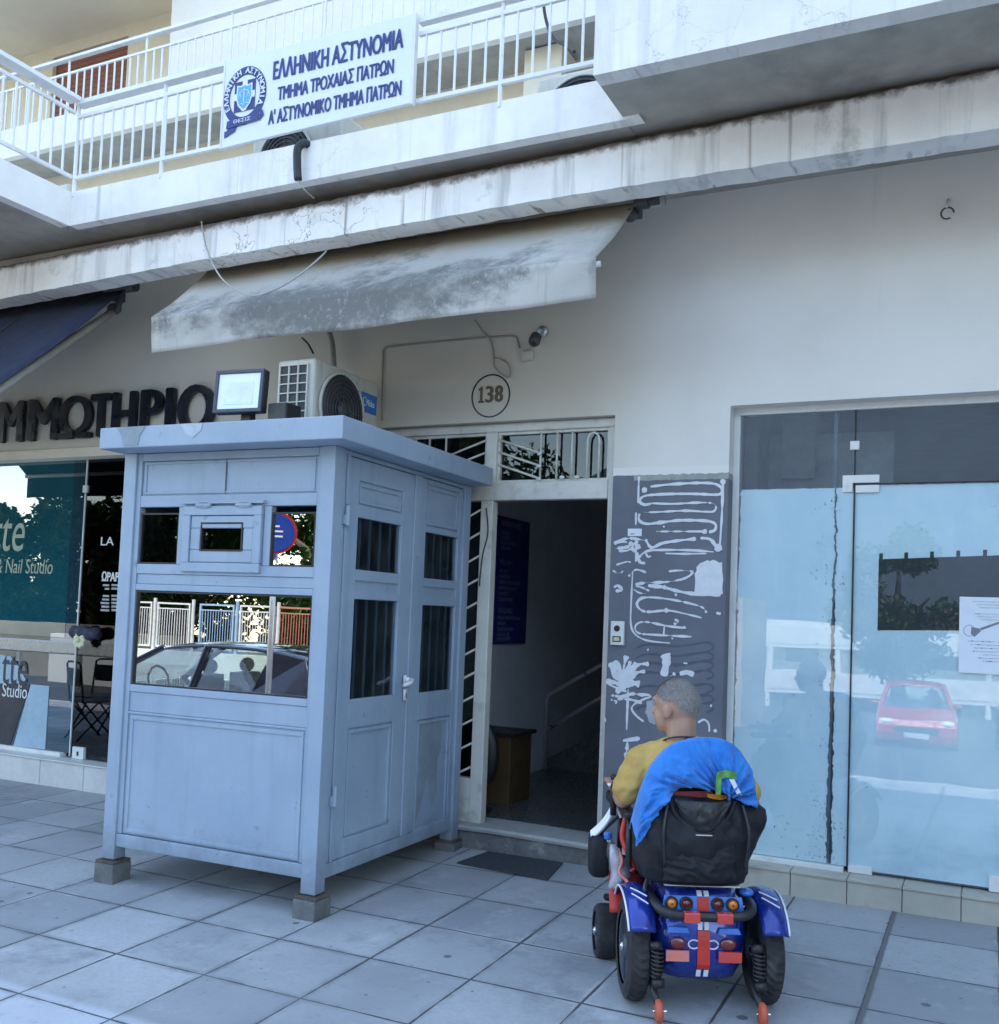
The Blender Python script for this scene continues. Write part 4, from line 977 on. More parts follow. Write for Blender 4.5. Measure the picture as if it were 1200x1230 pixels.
# right side: frame and two door leaves
b = MB().box(-.06, -.010, pt, D_-pt, ZB-.01, .197).box(-.06, -.012, pt, D_-pt, 2.31, 2.333).box(-.06, -.012, pt, .125, .198, 2.309)
b.build('side_frame', P, G, bevel=.003)
M['bar_grey'] = mat('grey bar paint', (.16, .19, .23), .5)
def leaf(y0, y1, nm, wz, win_z, hollow):
    T = MB(); x0, x1 = -.055, -.016; a, e = y0+hollow[0], y1-hollow[1]
    T.box(x0, x1, y0, a, .200, 2.305).box(x0, x1, e, y1, .200, 2.305)
    zs = [(.200, wz[0]), (wz[1], win_z[0][0]), (win_z[0][1], 1.60), (1.655, win_z[1][0]), (win_z[1][1], wz[2]), (wz[3], 2.305)]
    for z0, z1 in zs: T.box(x0, x1, a, e, z0, z1)
    d = T.build(nm, P, G, bevel=.003)
    for z0, z1 in ((wz[0], wz[1]), (1.60, 1.655), (wz[2], wz[3])): MB().box(-.050, -.028, a, e, z0, z1).build('door_panel', P, d)
    for z0, z1 in ((wz[0], wz[1]), (wz[2], wz[3])):
        q0, q1 = a+.012, e-.012; t = .02; mo = MB()
        mo.box(-.03, -.018, q0, q1, z0+.01, z0+.01+t).box(-.03, -.018, q0, q1, z1-.01-t, z1-.01).box(-.03, -.018, q0, q0+t, z0+.01+t, z1-.01-t).box(-.03, -.018, q1-t, q1, z0+.01+t, z1-.01-t)
        mo.build('door_moulding', P, d, bevel=.003)
    for z0, z1 in win_z:
        MB().box(-.036, -.032, a, e, z0, z1).build('pane', M['glass_booth_side'], d)
        bb = MB()
        n = 4
        for i in range(n): bb.cyl((-.052, lerp(a, e, (i+.7)/(n+.4)), z0-.02), (-.052, lerp(a, e, (i+.7)/(n+.4)), z1+.02), .010, n=8)
        bb.build('window_bar', M['bar_grey'], d)
    return d
L1 = leaf(.130, .862, 'door_leaf', (.295, .870, 2.06, 2.19), ((1.022, 1.556), (1.714, 1.994)), (.135, .128))
L2 = leaf(.950, D_-pt-.004, 'door_leaf', (.175, .855, 2.02, 2.275), ((1.016, 1.543), (1.706, 1.985)), (.075, .045))
b = MB().box(-.06, -.006, .866, .946, .198, 2.309); b.build('door_mullion', P, G, bevel=.004)
b = MB().box(-.015, -.004, .128, .155, .20, .49).box(-.015, -.004, .128, .155, .58, 1.93).box(-.015, -.004, .128, .155, 2.05, 2.31); b.build('cover_strip', P, G, bevel=.002)
for z in (.49, 1.94):
    MB().box(-.012, .006, .105, .15, z, z+.05).cyl((.004, .132, z-.005), (.004, .132, z+.10), .014, n=12).build('hinge', P, G, bevel=.002)
M['alu'] = mat('white handle', (.75, .75, .74), .35)
hd = MB().box(-.006, .006, .815, .845, .985, 1.05); hd.ell((.012, .83, 1.105), (.018, .02, .018)); hd.tube([(.01, .83, 1.105), (.045, .83, 1.105), (.05, .80, 1.09), (.05, .72, 1.08)], [.012, .012, .012, .01], 8).box(-.006, .004, .81, .85, 1.07, 1.13)
hd.build('handle', M['alu'], G, True)
MB().box(.0062, .0066, .825, .835, 1.0, 1.03).build('keyhole', M['black'], G)
b = MB(); q = [(1.02, .84), (1.22, .86), (1.36, .80), (1.37, .66), (1.32, .58), (1.33, .40), (1.27, .30), (1.20, .50), (1.10, .28), (1.04, .22), (1.03, .42), (1.10, .55), (1.05, .68)]
b.prism([(-.0275, y, z) for y, z in q], (.001, 0, 0)); b.build('scuff', M['booth_dark'], L2)
# concrete pads under the posts
for i, (x, y, lab) in enumerate(((0, 0, 'concrete pad under the near corner post of the guard booth'), (-W_+pt, 0, 'concrete pad under the front post farthest from the entrance'), (0, D_-pt, 'concrete pad under the booth post beside the doorway'), (-W_+pt, D_-pt, 'concrete pad hidden under the rear booth post by the studio'))):
    wx = BO[0]+math.cos(TH)*(x-pt/2)-math.sin(TH)*(y+pt/2); wy_ = BO[1]+math.sin(TH)*(x-pt/2)+math.cos(TH)*(y+pt/2)
    g = gz(wx, wy_); mt = Matrix.Translation((wx, wy_, 0)) @ Matrix.Rotation(TH+.04*(i-1), 4, 'Z')
    if i == 3: continue
    o = MB().box(-.068, .068, -.07, .07, g-.01, .039, mt).build('concrete_pad', M['concrete'], None, bevel=.006)
    tag(o, lab, 'pad', 'pads under the guard booth')

# ------------------------------------------------------------------ small things on and around the wall
FL = thing('floodlight', 'black framed floodlight standing on the roof of the guard booth', 'floodlight', (-4.0, -1.22, 2.455))
mt = Matrix.Translation((-4.03, -1.27, 2.765)) @ Matrix.Rotation(R(6), 4, 'Z') @ Matrix.Rotation(R(-4), 4, 'X')
b = MB().box(-.168, .168, .0, .05, -.13, .13, mt); b.build('housing', M['black'], FL, bevel=.008)
b = MB(); frame(b, -.168, .168, -.13, .13, .022, -.018, -.001)
for v in b.bm.verts: v.co = mt @ v.co
M['frame_grey'] = mat('dark grey alloy', (.055, .065, .085), .4); b.build('rim', M['frame_grey'], FL, bevel=.003)
M['lens'] = mat('frosted floodlight lens', (.86, .90, .90), .25, var=.03, sc=3)
MB().box(-.145, .145, -.008, -.003, -.107, .107, mt).build('lens', M['lens'], FL)
M['lens_in'] = mat('floodlight diffuser', (.80, .86, .84), .3)
MB().box(-.10, .10, -.0105, -.0085, -.08, .055, mt).build('reflector', M['lens_in'], FL)
b = MB().box(-4.15, -3.68, -1.24, -1.10, 2.4545, 2.50).box(-3.84, -3.70, -1.24, -1.10, 2.50, 2.69).box(-4.06, -3.98, -1.22, -1.17, 2.5, 2.66)
b.build('bracket', M['black'], FL, bevel=.01)

NUM = thing('house_number', 'number 138 painted inside a black ring above the doorway', 'number', (-3.006, -.002, 2.948))
b = MB(); v = []
for i in range(65):
    a = i/64*2*math.pi; v.append([b.bm.verts.new((-3.006+r*math.cos(a)*.985, y_, 2.948+r*math.sin(a))) for r, y_ in ((.136, -.0005), (.146, -.0005), (.146, -.003), (.136, -.003))])
for p, q in zip(v, v[1:]):
    for k in range(4): b.bm.faces.new((p[k], p[(k+1) % 4], q[(k+1) % 4], q[k]))
b.build('ring', M['sign_letter'], NUM)
M['number_brown'] = mat('brown number', (.13, .10, .055), .6)
for ch, x0, x1 in (('3', -3.045, -2.985), ('8', -2.975, -2.915)):
    put_text('digit', ch, M['number_brown'], NUM, (x0, -.002, 2.905), w=x1-x0, h=.108, bold=.006, ext=.004)
MB().prism([(-3.096, -.0005, 2.905), (-3.054, -.0005, 2.905), (-3.054, -.0005, 2.918), (-3.066, -.0005, 2.920), (-3.066, -.0005, 3.013), (-3.080, -.0005, 3.013), (-3.098, -.0005, 2.996), (-3.095, -.0005, 2.986), (-3.084, -.0005, 2.990), (-3.084, -.0005, 2.920), (-3.096, -.0005, 2.918)], (0, -.0035, 0)).build('digit', M['number_brown'], NUM)

SC = thing('security_camera', 'small dark security camera on the wall below the awning end', 'camera', (-2.64, -.03, 3.30))
b = MB().cyl((-2.64, 0, 3.345), (-2.64, -.02, 3.345), .035).tube([(-2.64, -.02, 3.345), (-2.645, -.07, 3.34), (-2.65, -.08, 3.305)], .014, 8)
b.build('mount', M['steel'], SC, True)
b = MB().lathe([(.02, 0), (.036, .015), (.038, .07), (.03, .085)], (-2.655, -.07, 3.31), (0, -.55, -.83), 16); b.build('housing', M['ac_grey'], SC, True)
MB().ell((-2.655, -.115, 3.245), .018).build('eye', M['black'], SC, True)
tag(MB().box(-2.772, -2.700, -.035, 0, 3.158, 3.222).build('junction_box', M['ac'], None, bevel=.004), 'small cream junction box on the wall above the house number', 'junction box')
def cable(name, pts, r, m_, label, cat, y=None):
    P_ = [tuple(wy(*p)) if len(p) == 3 else p for p in pts]
    return tag(MB().tube(smooth_path(P_, 5), r, 6).build(name, M[m_], None, True), label, cat)
M['wall_cable'] = mat('painted cable', (.34, .32, .27), .7)
cable('conduit', [(459, 505, -.008), (459, 470, -.008), (460, 430, -.008), (462, 418, -.008), (480, 415, -.008), (540, 409, -.008), (600, 404, -.008), (618, 404, -.008), (622, 410, -.008), (624, 418, -.012)], .007, 'wall_cable', 'thin painted cable running across the wall above the doorway', 'cable')
cable('cable', [(570, 384, -.05), (580, 398, -.02), (590, 410, -.015), (593, 428, -.015), (594, 440, -.03), (603, 450, -.03), (612, 452, -.02), (611, 438, -.03), (600, 431, -.03), (594, 430, -.02)], .006, 'wall_cable', 'loose coiled cable end hanging above the house number', 'cable')
cable('cable', [(242, 266, -.81), (246, 290, -.83), (256, 318, -.92), (272, 340, -1.0), (300, 355, -1.06), (330, 348, -1.06), (360, 330, -1.0), (388, 306, -.86), (392, 300, -.7)], .0055, 'grey_cable', 'grey cable looping down from the canopy edge across the awning', 'cable')
cable('hose', [(372, 176, -.93), (366, 172, -.97), (358, 178, -1.0), (357, 196, -1.0), (358, 216, -.995)], .026, 'dark_cable', 'black hose hanging over the balcony kerb under the police sign', 'hose')
cable('cable', [(358, 216, -.99), (366, 228, -.97), (377, 238, -.86)], .004, 'grey_cable', 'thin pale wires trailing from the black hose end', 'cable')
cable('cable', [(652, -8, .5), (655, 20, .5), (664, 45, .45), (680, 55, .4), (690, 62, .3)], .012, 'dark_cable', 'dark drooping cable behind the balcony railing near the parapet', 'cable')
cable('cable', [(363, 406, -.4), (370, 413, -.5), (376, 424, -.6)], .007, 'dark_cable', 'black cable from the awning to the air conditioner casing', 'cable')
cable('pipe', [(395, 398, -.1), (399, 412, -.1), (401, 440, -.1)], .022, 'wall_cable', 'insulated pipe rising from the air conditioner behind the awning', 'pipe')
cable('cable', [(584, 610, .05), (586, 640, .05), (580, 665, .05), (577, 690, .05), (576, 704, .05)], .005, 'dark_cable', 'thin dark cord hanging down the edge of the doorway post', 'cable')
HK = thing('wall_hook', 'metal hook with a wire ring high on the shaded wall', 'hook', (-.25, 0, 3.85))
MB().tube([tuple(wy(1139, 240, .0)), tuple(wy(1139, 241, -.05)), tuple(wy(1137, 250, -.06))], .008, 8).build('peg', M['steel'], HK, True)
c = wy(1138, 256, -.06); MB().tube([(c.x+.032*math.cos(a*.52), c.y, c.z+.032*math.sin(a*.52)) for a in range(11)], .005, 6).build('ring', M['ac_grey'], HK, True)

IC = thing('intercom', 'white intercom with dark camera eye and yellow button beside the doorway', 'intercom', (-2.06, -.02, 1.42))
MB().box(-2.105, -2.018, -.03, 0, 1.345, 1.492).build('faceplate', M['white_metal'], IC, bevel=.006)
MB().cyl((-2.062, -.030, 1.447), (-2.062, -.0335, 1.447), .019, n=20).build('camera_eye', M['black'], IC)
MB().box(-2.088, -2.036, -.0325, -.029, 1.365, 1.40).build('button_frame', M['black'], IC)
M['yellow_btn'] = mat('yellowed button', (.62, .55, .30), .4); MB().box(-2.080, -2.043, -.036, -.0326, 1.371, 1.394).build('button', M['yellow_btn'], IC)
TG = thing('name_tag', 'tiny white paper tag stuck among glue smears on the grey wall', 'tag', (-1.99, -.004, 2.09))
a = wy(754, 644, -.005); c = wy(771, 635, -.005); MB().box(a.x, c.x, -.0065, -.0035, a.z, c.z).build('paper', M['sign_white'], TG)
put_text('print', 'ΔΕΗ', M['ac_grey'], TG, (a.x+.018, -.0068, a.z+.008), w=.024, h=.012, ext=.001)

MT = thing('doormat', 'thin dark grey doormat in front of the entrance step', 'mat', (-2.6, -.2, 0))
q = [(-2.905, -.40), (-2.285, -.455), (-2.345, -.072), (-2.86, -.072)]
b = MB(); b.prism([(x, y, gz(x, y)+.003) for x, y in q], (0, 0, .008)); M['mat'] = mat('rubber mat', (.045, .05, .058), .85, var=.2, sc=20, bump=.4, bsc=300); b.build('rubber_sheet', M['mat'], MT)

PO = thing('poster', 'white paper notice with a handset drawing taped on the shop door glass', 'poster', (.1, .11, 1.5))
MB().box(-.165, .215, .1135, .1155, 1.288, 1.697).build('paper', M['sign_white'], PO)
M['print_grey'] = mat('grey print', (.22, .23, .26), .7)
for z, xa, xb in ((1.668, -.10, .16), (1.652, -.08, .15), (1.636, -.07, .13), (1.602, -.09, .14), (1.587, -.08, .12), (1.572, -.07, .13), (1.455, -.12, .18), (1.437, -.11, .17), (1.419, -.09, .16), (1.400, -.10, .15), (1.384, -.06, .12), (1.366, -.07, .11), (1.349, -.05, .10)):
    me = text_mesh(''.join(random.choice('αοενιστπρλκμ') for _ in range(int((xb-xa)*70))), w=xb-xa, h=.0095, ext=.0006)
    me.transform(Matrix(((-1, 0, 0, xb), (0, 0, -1, .1132), (0, 1, 0, z), (0, 0, 0, 1)))); link('print', me, M['print_grey'], PO)
b = MB(); b.tube([(-.135+.028*math.cos(a*.45)+.02, .1131, 1.515+.03*math.sin(a*.45)) for a in range(14)], .0014, 5, True)
b.prism([(-.105, .1133, 1.535), (-.065, .1133, 1.528), (-.058, .1133, 1.515), (-.09, .1133, 1.482), (-.108, .1133, 1.498)], (0, -.001, 0))
b.prism([(-.064, .1131, 1.531), (.05, .1131, 1.578), (.055, .1131, 1.570), (-.057, .1131, 1.519)], (0, -.001, 0)); b.build('drawing', M['print_grey'], PO)

NB = thing('notice_board', 'navy blue information board with faded lettering on the hallway wall', 'notice board', (-3.63, 1.6, 1.7))
xw = -3.645; p = [wxp(px, py, xw) for px, py in ((590, 772), (630, 776), (634, 632), (593, 617))]
y0, y1 = p[0].y, p[2].y; z0, z1 = p[0].z-.01, (p[2].z+p[3].z)/2+.01
MB().box(xw, xw+.02, y0, y1, z0, z1).build('panel', M['navy_panel'], NB)
for k, (t0, wd) in enumerate(((.05, .75), (.12, .3), (.16, .35), (.20, .6), (.24, .4), (.36, .5), (.42, .3), (.465, .4), (.51, .8), (.555, .65), (.60, .35), (.645, .55), (.74, .55), (.79, .85), (.835, .3), (.88, .6), (.92, .45), (.955, .5))):
    zz = lerp(z1, z0, t0)-.02; L_ = (y1-y0-.12)*wd
    me = text_mesh(''.join(random.choice('ΑΟΕΝΙΣΤΠΡΛΚΜ ') for _ in range(int(6+wd*14))), w=L_, h=.03 if k not in (0, 5, 12) else .045, ext=.001)
    me.transform(Matrix(((0, 0, 1, xw+.021), (1, 0, 0, y0+.06), (0, 1, 0, zz), (0, 0, 0, 1)))); link('lettering', me, M['faint_text'], NB)
CB = thing('cabinet', 'small yellow wooden cabinet just inside the doorway', 'cabinet', (-3.3, .9, .126))
b = MB().box(-3.55, -3.13, .78, 1.15, .126, .62); b.build('body', M['wood'], CB, bevel=.005); MB().box(-3.57, -3.10, .76, 1.17, .62, .645).build('top', M['black'], CB)
CH = thing('office_chair', 'dark padded chair beside the wooden cabinet inside the doorway', 'chair', (-3.33, .55, .126))
b = MB().ell((-3.33, .62, .50), (.19, .07, .27)); b.build('backrest', M['black'], CH, True)
b = MB().ell((-3.33, .45, .33), (.2, .2, .06)); b.build('seat', M['black'], CH, True)
b = MB().cyl((-3.33, .45, .14), (-3.33, .45, .3), .03).tube([(-3.33, .6, .3), (-3.33, .64, .45)], .02)
for k in range(5): b.tube([(-3.33, .45, .17), (-3.33+.22*math.cos(k*1.257), .45+.22*math.sin(k*1.257), .15)], .016)
b.build('base', M['black'], CH)
FB = thing('flower_bunch', 'cloth wrapped bundle with a pale yellow flower on the studio door handle', 'decoration', (-6.7, .06, 1.1))
a = wy(85, 762, .06); c = wy(118, 760, .06)
b = MB().tube(smooth_path([(a.x, .07, a.z+.015), (lerp(a.x, c.x, .4), .055, a.z+.03), (lerp(a.x, c.x, .8), .05, a.z+.01), (c.x, .06, c.z)], 5), [.02]+[.045+.012*math.sin(i*1.7) for i in range(14)]+[.05], 12); M['cloth_dark'] = mat('dark cloth', (.06, .055, .085), .9, var=.4, sc=14); b.build('cloth', M['cloth_dark'], FB, True)
M['petal'] = mat('pale petals', (.66, .66, .42), .7); b = MB(); f_ = wy(95, 769, .03)
for k in range(9): b.ell((f_.x+.04*math.cos(k*.7), .03, f_.z+.04*math.sin(k*.7)), (.030, .012, .022), Matrix.Rotation(-k*.7, 3, 'Y'), 8)
b.ell((f_.x, .018, f_.z), .02, None, 8); b.build('flower', M['petal'], FB, True)

# ------------------------------------------------------------------ the wheelchair and the man in it
WA = R(27.5); WO = (-1.0875, -1.683, -.05)
def wthing(name, label, cat): return thing(name, label, cat, WO, WA)
WC = wthing('power_wheelchair', 'metallic blue electric wheelchair with red reflectors seen from behind', 'wheelchair')
M['blue_paint'] = mat('metallic blue paint', (.008, .030, .27), .28, .35, var=.25, sc=6, coat=.7, dirt=(.10, .11, .13), damt=.45, dsc=9, bump=.05, bsc=30)
M['blue_light'] = mat('light blue panel', (.05, .18, .62), .3, .2, coat=.5)
M['red_tape'] = mat('red tape', (.55, .03, .02), .4); M['white_tape'] = mat('white tape', (.78, .78, .80), .4)
M['red_refl'] = mat('red reflector', (.60, .045, .03), .2, coat=.8); M['dark_red'] = mat('dark red lens', (.16, .012, .012), .15, coat=1)
M['amber'] = mat('amber lens', (.75, .22, .02), .15, coat=1); M['chrome'] = mat('chrome', (.6, .6, .62), .15, 1)
M['pink_tape'] = mat('faded red tape', (.72, .22, .18), .45)
M['orange_rubber'] = mat('orange caster rubber', (.50, .10, .05), .55)
M['leather'] = mat('black vinyl', (.014, .015, .019), .38, var=.3, sc=9, bump=.15, bsc=40)
M['maroon'] = mat('maroon band', (.20, .015, .02), .5); M['orange'] = mat('orange band', (.75, .27, .02), .5)
def loft(b, rings, close=True):
    V = [[b.bm.verts.new(p) for p in r] for r in rings]; n = len(V[0])
    for r0, r1 in zip(V, V[1:]):
        for k in range(n): b.bm.faces.new((r0[k], r0[(k+1) % n], r1[(k+1) % n], r1[k]))
    if close: b.bm.faces.new(V[0][::-1]); b.bm.faces.new(V[-1])
    return b
def sup(cx, cy, a, bb, z, n=32, e=3.0, fn=None):
    out = []
    for i in range(n):
        t = i/n*2*math.pi; c_, s_ = math.cos(t), math.sin(t)
        x = cx+a*math.copysign(abs(c_)**(2/e), c_); y = cy+bb*math.copysign(abs(s_)**(2/e), s_)
        p = Vector((x, y, z)); out.append(fn(p, t) if fn else p)
    return out
def wheel(cx, cy, cz, r, wd, parent, name='rear_wheel', tread=True):
    b = MB(); n = 72; rings = []
    for i in range(n):
        a = i/n*2*math.pi; k = 1+(.018 if (tread and i % 2) else 0); ring_ = []
        for j, (dx, rr) in enumerate(((-.5, .70), (-.52, .84), (-.40, .955), (-.24, .992), (0, 1.0), (.24, .992), (.40, .955), (.52, .84), (.5, .70))):
            kk = k if 2 <= j <= 6 else 1
            if tread and j in (3, 5) and i % 2 == (j == 3): kk = 1-.02
            ring_.append((cx+dx*wd, cy+math.cos(a)*r*rr*kk, cz+math.sin(a)*r*rr*kk))
        rings.append(ring_)
    V = [[b.bm.verts.new(p) for p in q] for q in rings]
    for i in range(n):
        A, B_ = V[i], V[(i+1) % n]
        for k in range(8): b.bm.faces.new((A[k], A[k+1], B_[k+1], B_[k]))
    w_ = b.build(name, M['rubber'], parent)
    b = MB().lathe([(r*.71, -wd*.36), (r*.66, -wd*.42), (r*.58, -wd*.1), (r*.25, -wd*.12), (r*.22, -wd*.46), (.012, -wd*.47)], (cx, cy, cz), (1, 0, 0), 32)
    b.lathe([(r*.71, wd*.36), (r*.66, wd*.42), (r*.58, wd*.1), (r*.25, wd*.12), (r*.22, wd*.46), (.012, wd*.47)], (cx, cy, cz), (1, 0, 0), 32)
    for k in range(5):
        a = k*2*math.pi/5; b.tube([(cx, cy+math.cos(a)*r*.2, cz+math.sin(a)*r*.2), (cx, cy+math.cos(a)*r*.66, cz+math.sin(a)*r*.66)], r*.1, 8)
    b.build('rim', M['frame_grey'], w_, True); MB().ell((cx-wd*.5, cy, cz), (.012, .022, .022)).ell((cx+wd*.5, cy, cz), (.012, .022, .022)).build('hub_cap', M['chrome'], w_, True)
    return w_
for x in (-.265, .272): wheel(x, 0, .205, .205, .088, WC)
for x in (-.315, .335):
    wheel(x, .47, .122, .122, .095, WC, 'front_wheel', False)
    b = MB().tube([(x+(.06 if x < 0 else -.06), .47, .122), (x+(.062 if x < 0 else -.062), .47, .255), (x, .47, .275), (x*.7, .40, .285)], .017, 8); b.build('caster_fork', M['black'], WC, True)
# bodywork behind the seat
sx = -.012
prof = [(.115, .13, .04), (.135, .165, .145), (.20, .195, .172), (.30, .205, .165), (.352, .20, .155), (.37, .172, .150), (.46, .160, .135), (.478, .145, .115), (.482, .12, .09)]
b = MB(); loft(b, [sup(sx, .12, a, .12+yb_, z, 40, 4) for z, a, yb_ in prof]); b.build('body_shell', M['blue_paint'], WC, True)
def rear_y(z):
    return -interp(z, [(p[0], p[2]) for p in prof])
def decal(x0, x1, z0, z1, m_, name, off=.003, t=.003, taper=0, n=8):
    b = MB()
    for i in range(n):
        za, zb_ = lerp(z0, z1, i/n), lerp(z0, z1, (i+1)/n); ta, tb = taper*(i/n), taper*((i+1)/n)
        ya, yb2 = rear_y(za)-off, rear_y(zb_)-off
        b.hexa([(sx+x0+ta, ya, za), (sx+x1-ta, ya, za), (sx+x1-ta, ya-t, za), (sx+x0+ta, ya-t, za)], [(sx+x0+tb, yb2, zb_), (sx+x1-tb, yb2, zb_), (sx+x1-tb, yb2-t, zb_), (sx+x0+tb, yb2-t, zb_)])
    return b.build(name, m_, WC)
decal(-.168, .168, .385, .456, M['blue_light'], 'light_panel', taper=.012)
for x, mm in ((-.128, 'amber'), (-.068, 'dark_red'), (.058, 'dark_red'), (.118, 'amber')):
    yy = rear_y(.428)-.006
    t_ = MB().lathe([(.026, 0), (.026, .012), (.019, .014), (.019, .002)], (sx+x, yy, .428), (0, -1, .1), 24).build('tail_light', M['black'], WC, True)
    MB().lathe([(.019, .004), (.018, .013), (.010, .018), (.001, .019)], (sx+x, yy, .428), (0, -1, .1), 20).build('lens', M[mm], t_, True)
    MB().ell((sx+x, yy-.019, .429), .005, None, 8).build('lens_boss', M['dark_red'], t_, True)
decal(-.024, -.004, .455, .474, M['white_tape'], 'stripe'); decal(.004, .024, .455, .474, M['white_tape'], 'stripe')
decal(-.024, .024, .385, .453, M['red_tape'], 'stripe', .0065)
decal(-.022, -.004, .330, .360, M['white_tape'], 'stripe'); decal(.004, .022, .330, .360, M['white_tape'], 'stripe')
decal(-.024, .026, .180, .328, M['red_tape'], 'stripe', .0045)
decal(-.024, -.006, .145, .175, M['white_tape'], 'stripe'); decal(.006, .024, .145, .175, M['white_tape'], 'stripe')
for s in (-1, 1):
    b = MB().ell((sx+s*.10, rear_y(.277)-.004, .277), (.034, .008, .024)); b.build('oval_reflector', M['dark_red'], WC, True)
    decal(s*.105-.046, s*.105+.046, .212, .252, M['red_refl'] if s > 0 else M['pink_tape'], 'square_reflector', .005, .012)
    b = MB(); b.hexa([(sx+s*.055, rear_y(.345)-.002, .318), (sx+s*.15, rear_y(.345)-.002, .318), (sx+s*.14, rear_y(.33)-.004, .342), (sx+s*.065, rear_y(.33)-.004, .342)], [(sx+s*.055, rear_y(.345)-.022, .318), (sx+s*.15, rear_y(.345)-.022, .318), (sx+s*.14, rear_y(.33)-.016, .342), (sx+s*.065, rear_y(.33)-.016, .342)])
    b.build('vent_hood', M['blue_light'], WC, bevel=.003)
    MB().tube([(sx+s*.038+.022*math.cos(a*.5), rear_y(.275)-.004, .275+.017*math.sin(a*.5)) for a in range(13)], .003, 6).build('ring_mark', M['white_tape'], WC)
b = MB().tube(smooth_path([(-.205, .05, .43), (-.205, -.14, .425), (-.17, -.205, .405), (-.08, -.215, .398), (.06, -.215, .398), (.15, -.205, .405), (.185, -.14, .425), (.185, .05, .43)], 5), .020, 10); bb_ = b.build('bumper_bar', M['black'], WC, True)
for x in (-.075, .055): MB().box(x-.032, x+.032, -.248, -.213, .378, .418).build('square_reflector', M['red_refl'], bb_, bevel=.004)
# mudguards
def fender(cx, s):
    b = MB(); r0 = .238
    def fn(u, v):
        a = lerp(R(158), R(28), v) if True else 0
        a = lerp(R(195-40), R(30), 1-v)
        ang = lerp(R(32), R(150), v)          # from the front over the top to the back
        w_ = .062*(1-.25*abs(v-.45)); xx = lerp(-w_, w_, u); dome = .020*(1-(2*u-1)**2)
        return (cx+xx, math.cos(ang)*(r0+dome), .205+math.sin(ang)*(r0+dome)*(1.0))
    b.grid(fn, 8, 22).solid(.004); f_ = b.build('mudguard', M['blue_paint'], WC, True)
    pts = []
    for i in range(24):
        ang = lerp(R(34), R(149), i/23); w_ = .062*(1-.25*abs(i/23-.45)); pts.append((cx+s*w_*1.01, math.cos(ang)*(r0+.003), .205+math.sin(ang)*(r0+.003)))
    MB().tube(pts, .0045, 6).build('edge_trim', M['white_tape'], f_, True)
    for k in (0, 1):
        pts = []
        for i in range(5):
            ang = lerp(R(112), R(124), i/4)-k*R(9); u = .5+s*.18; dome = .020*(1-(2*u-1)**2); pts.append((cx+lerp(-.03, .03, i/4), math.cos(ang)*(r0+.022), .205+math.sin(ang)*(r0+.022)))
        MB().tube(pts, .003, 5).build('stripe', M['white_tape'], f_)
fender(-.262, -1); fender(.268, 1)
b = MB().ell((.185, -.06, .455), (.03, .03, .018)); b.build('hinge_knob', M['blue_light'], WC, True)
b = MB().grid(lambda u, v: (lerp(-.345, -.20, u), .16+.05*math.cos(v*2), lerp(.46, .30, v)), 4, 8).solid(.006); b.build('red_side_panel', M['red_tape'], WC, True)
# dampers and anti tip wheels
for x in (-.212, .192):
    b = MB().tube([(x, -.02, .17), (x, -.15, .12), (x+.01, -.255, .065)], .014, 8); b.build('anti_tip_arm', M['black'], WC, True)
    wz = .052; k = MB().lathe([(.006, -.016), (.036, -.013), (.044, -.006), (.044, .006), (.036, .013), (.006, .016)], (x+.012, -.262, wz-.006), (1, 0, 0), 24).build('anti_tip_wheel', M['orange_rubber'], WC, True)
    MB().cyl((x-.012, -.262, wz-.006), (x+.042, -.262, wz-.006), .006, n=8).build('axle', M['chrome'], k)
    d = MB().cyl((x+.006, -.185, .275), (x+.016, -.215, .125), .014, n=12).cyl((x+.006, -.183, .285), (x+.007, -.19, .255), .026, n=12).cyl((x+.015, -.213, .15), (x+.016, -.216, .12), .026, n=12).build('damper', M['black'], WC, True)
    MB().tube([(x+.010+.022*math.cos(i*.6), -.197-.02*(i/70)+.022*math.sin(i*.6), .262-.10*i/70) for i in range(71)], .0048, 6).build('spring', M['black'], d, True)
# seat, back, arms, foot plate
b = MB(); loft(b, [sup(-.01, .235, .235*k, .245*k, z, 32, 5) for z, k in ((.488, .94), (.50, 1), (.55, 1), (.575, .93))]); b.build('seat', M['leather'], WC, True)
b = MB().box(-.16, .15, -.10, .3, .4825, .489); b.build('seat_tray', M['white_tape'], WC)
b = MB()
rings = []
for i in range(13):
    t = i/12; z = lerp(.52, 1.045, t); k = 1-.18*t**3-(.5*(t-.86)/.14 if t > .86 else 0); rings.append(sup(-.02, -.005-.045*t, .222*k, .048*(1-.5*max(0, t-.9)*6), z, 32, 4))
loft(b, rings); b.build('backrest', M['leather'], WC, True)
b = MB().grid(lambda u, v: (lerp(-.152, .02, u), -.116-.02*math.sin(math.pi*(u*.6+.1)), lerp(.826, .862, v)+.010*math.sin(u*1.8)), 10, 3).solid(.004); b.build('back_band', M['maroon'], WC)
b = MB().grid(lambda u, v: (lerp(-.005, .105, u), -.138+.014*u, lerp(.829, .856, v)+.007-.008*u), 10, 3).solid(.004); b.build('back_band', M['orange'], WC)
for s, x in ((-1, -.285), (1, .205)):
    b = MB().box(x-.028, x+.028, .02, .36, .715, .748); b.build('arm_pad', M['black'], WC, bevel=.012)
    b = MB().tube([(x, .06, .73), (x, .06, .52), (x*.8, .06, .49)], .014, 8).tube([(x, .32, .72), (x, .32, .5), (x*.8, .32, .49)], .012, 8); b.build('arm_post', M['black'], WC, True)
j = MB().box(-.335, -.265, .36, .46, .72, .765).build('joystick_box', M['black'], WC, bevel=.01)
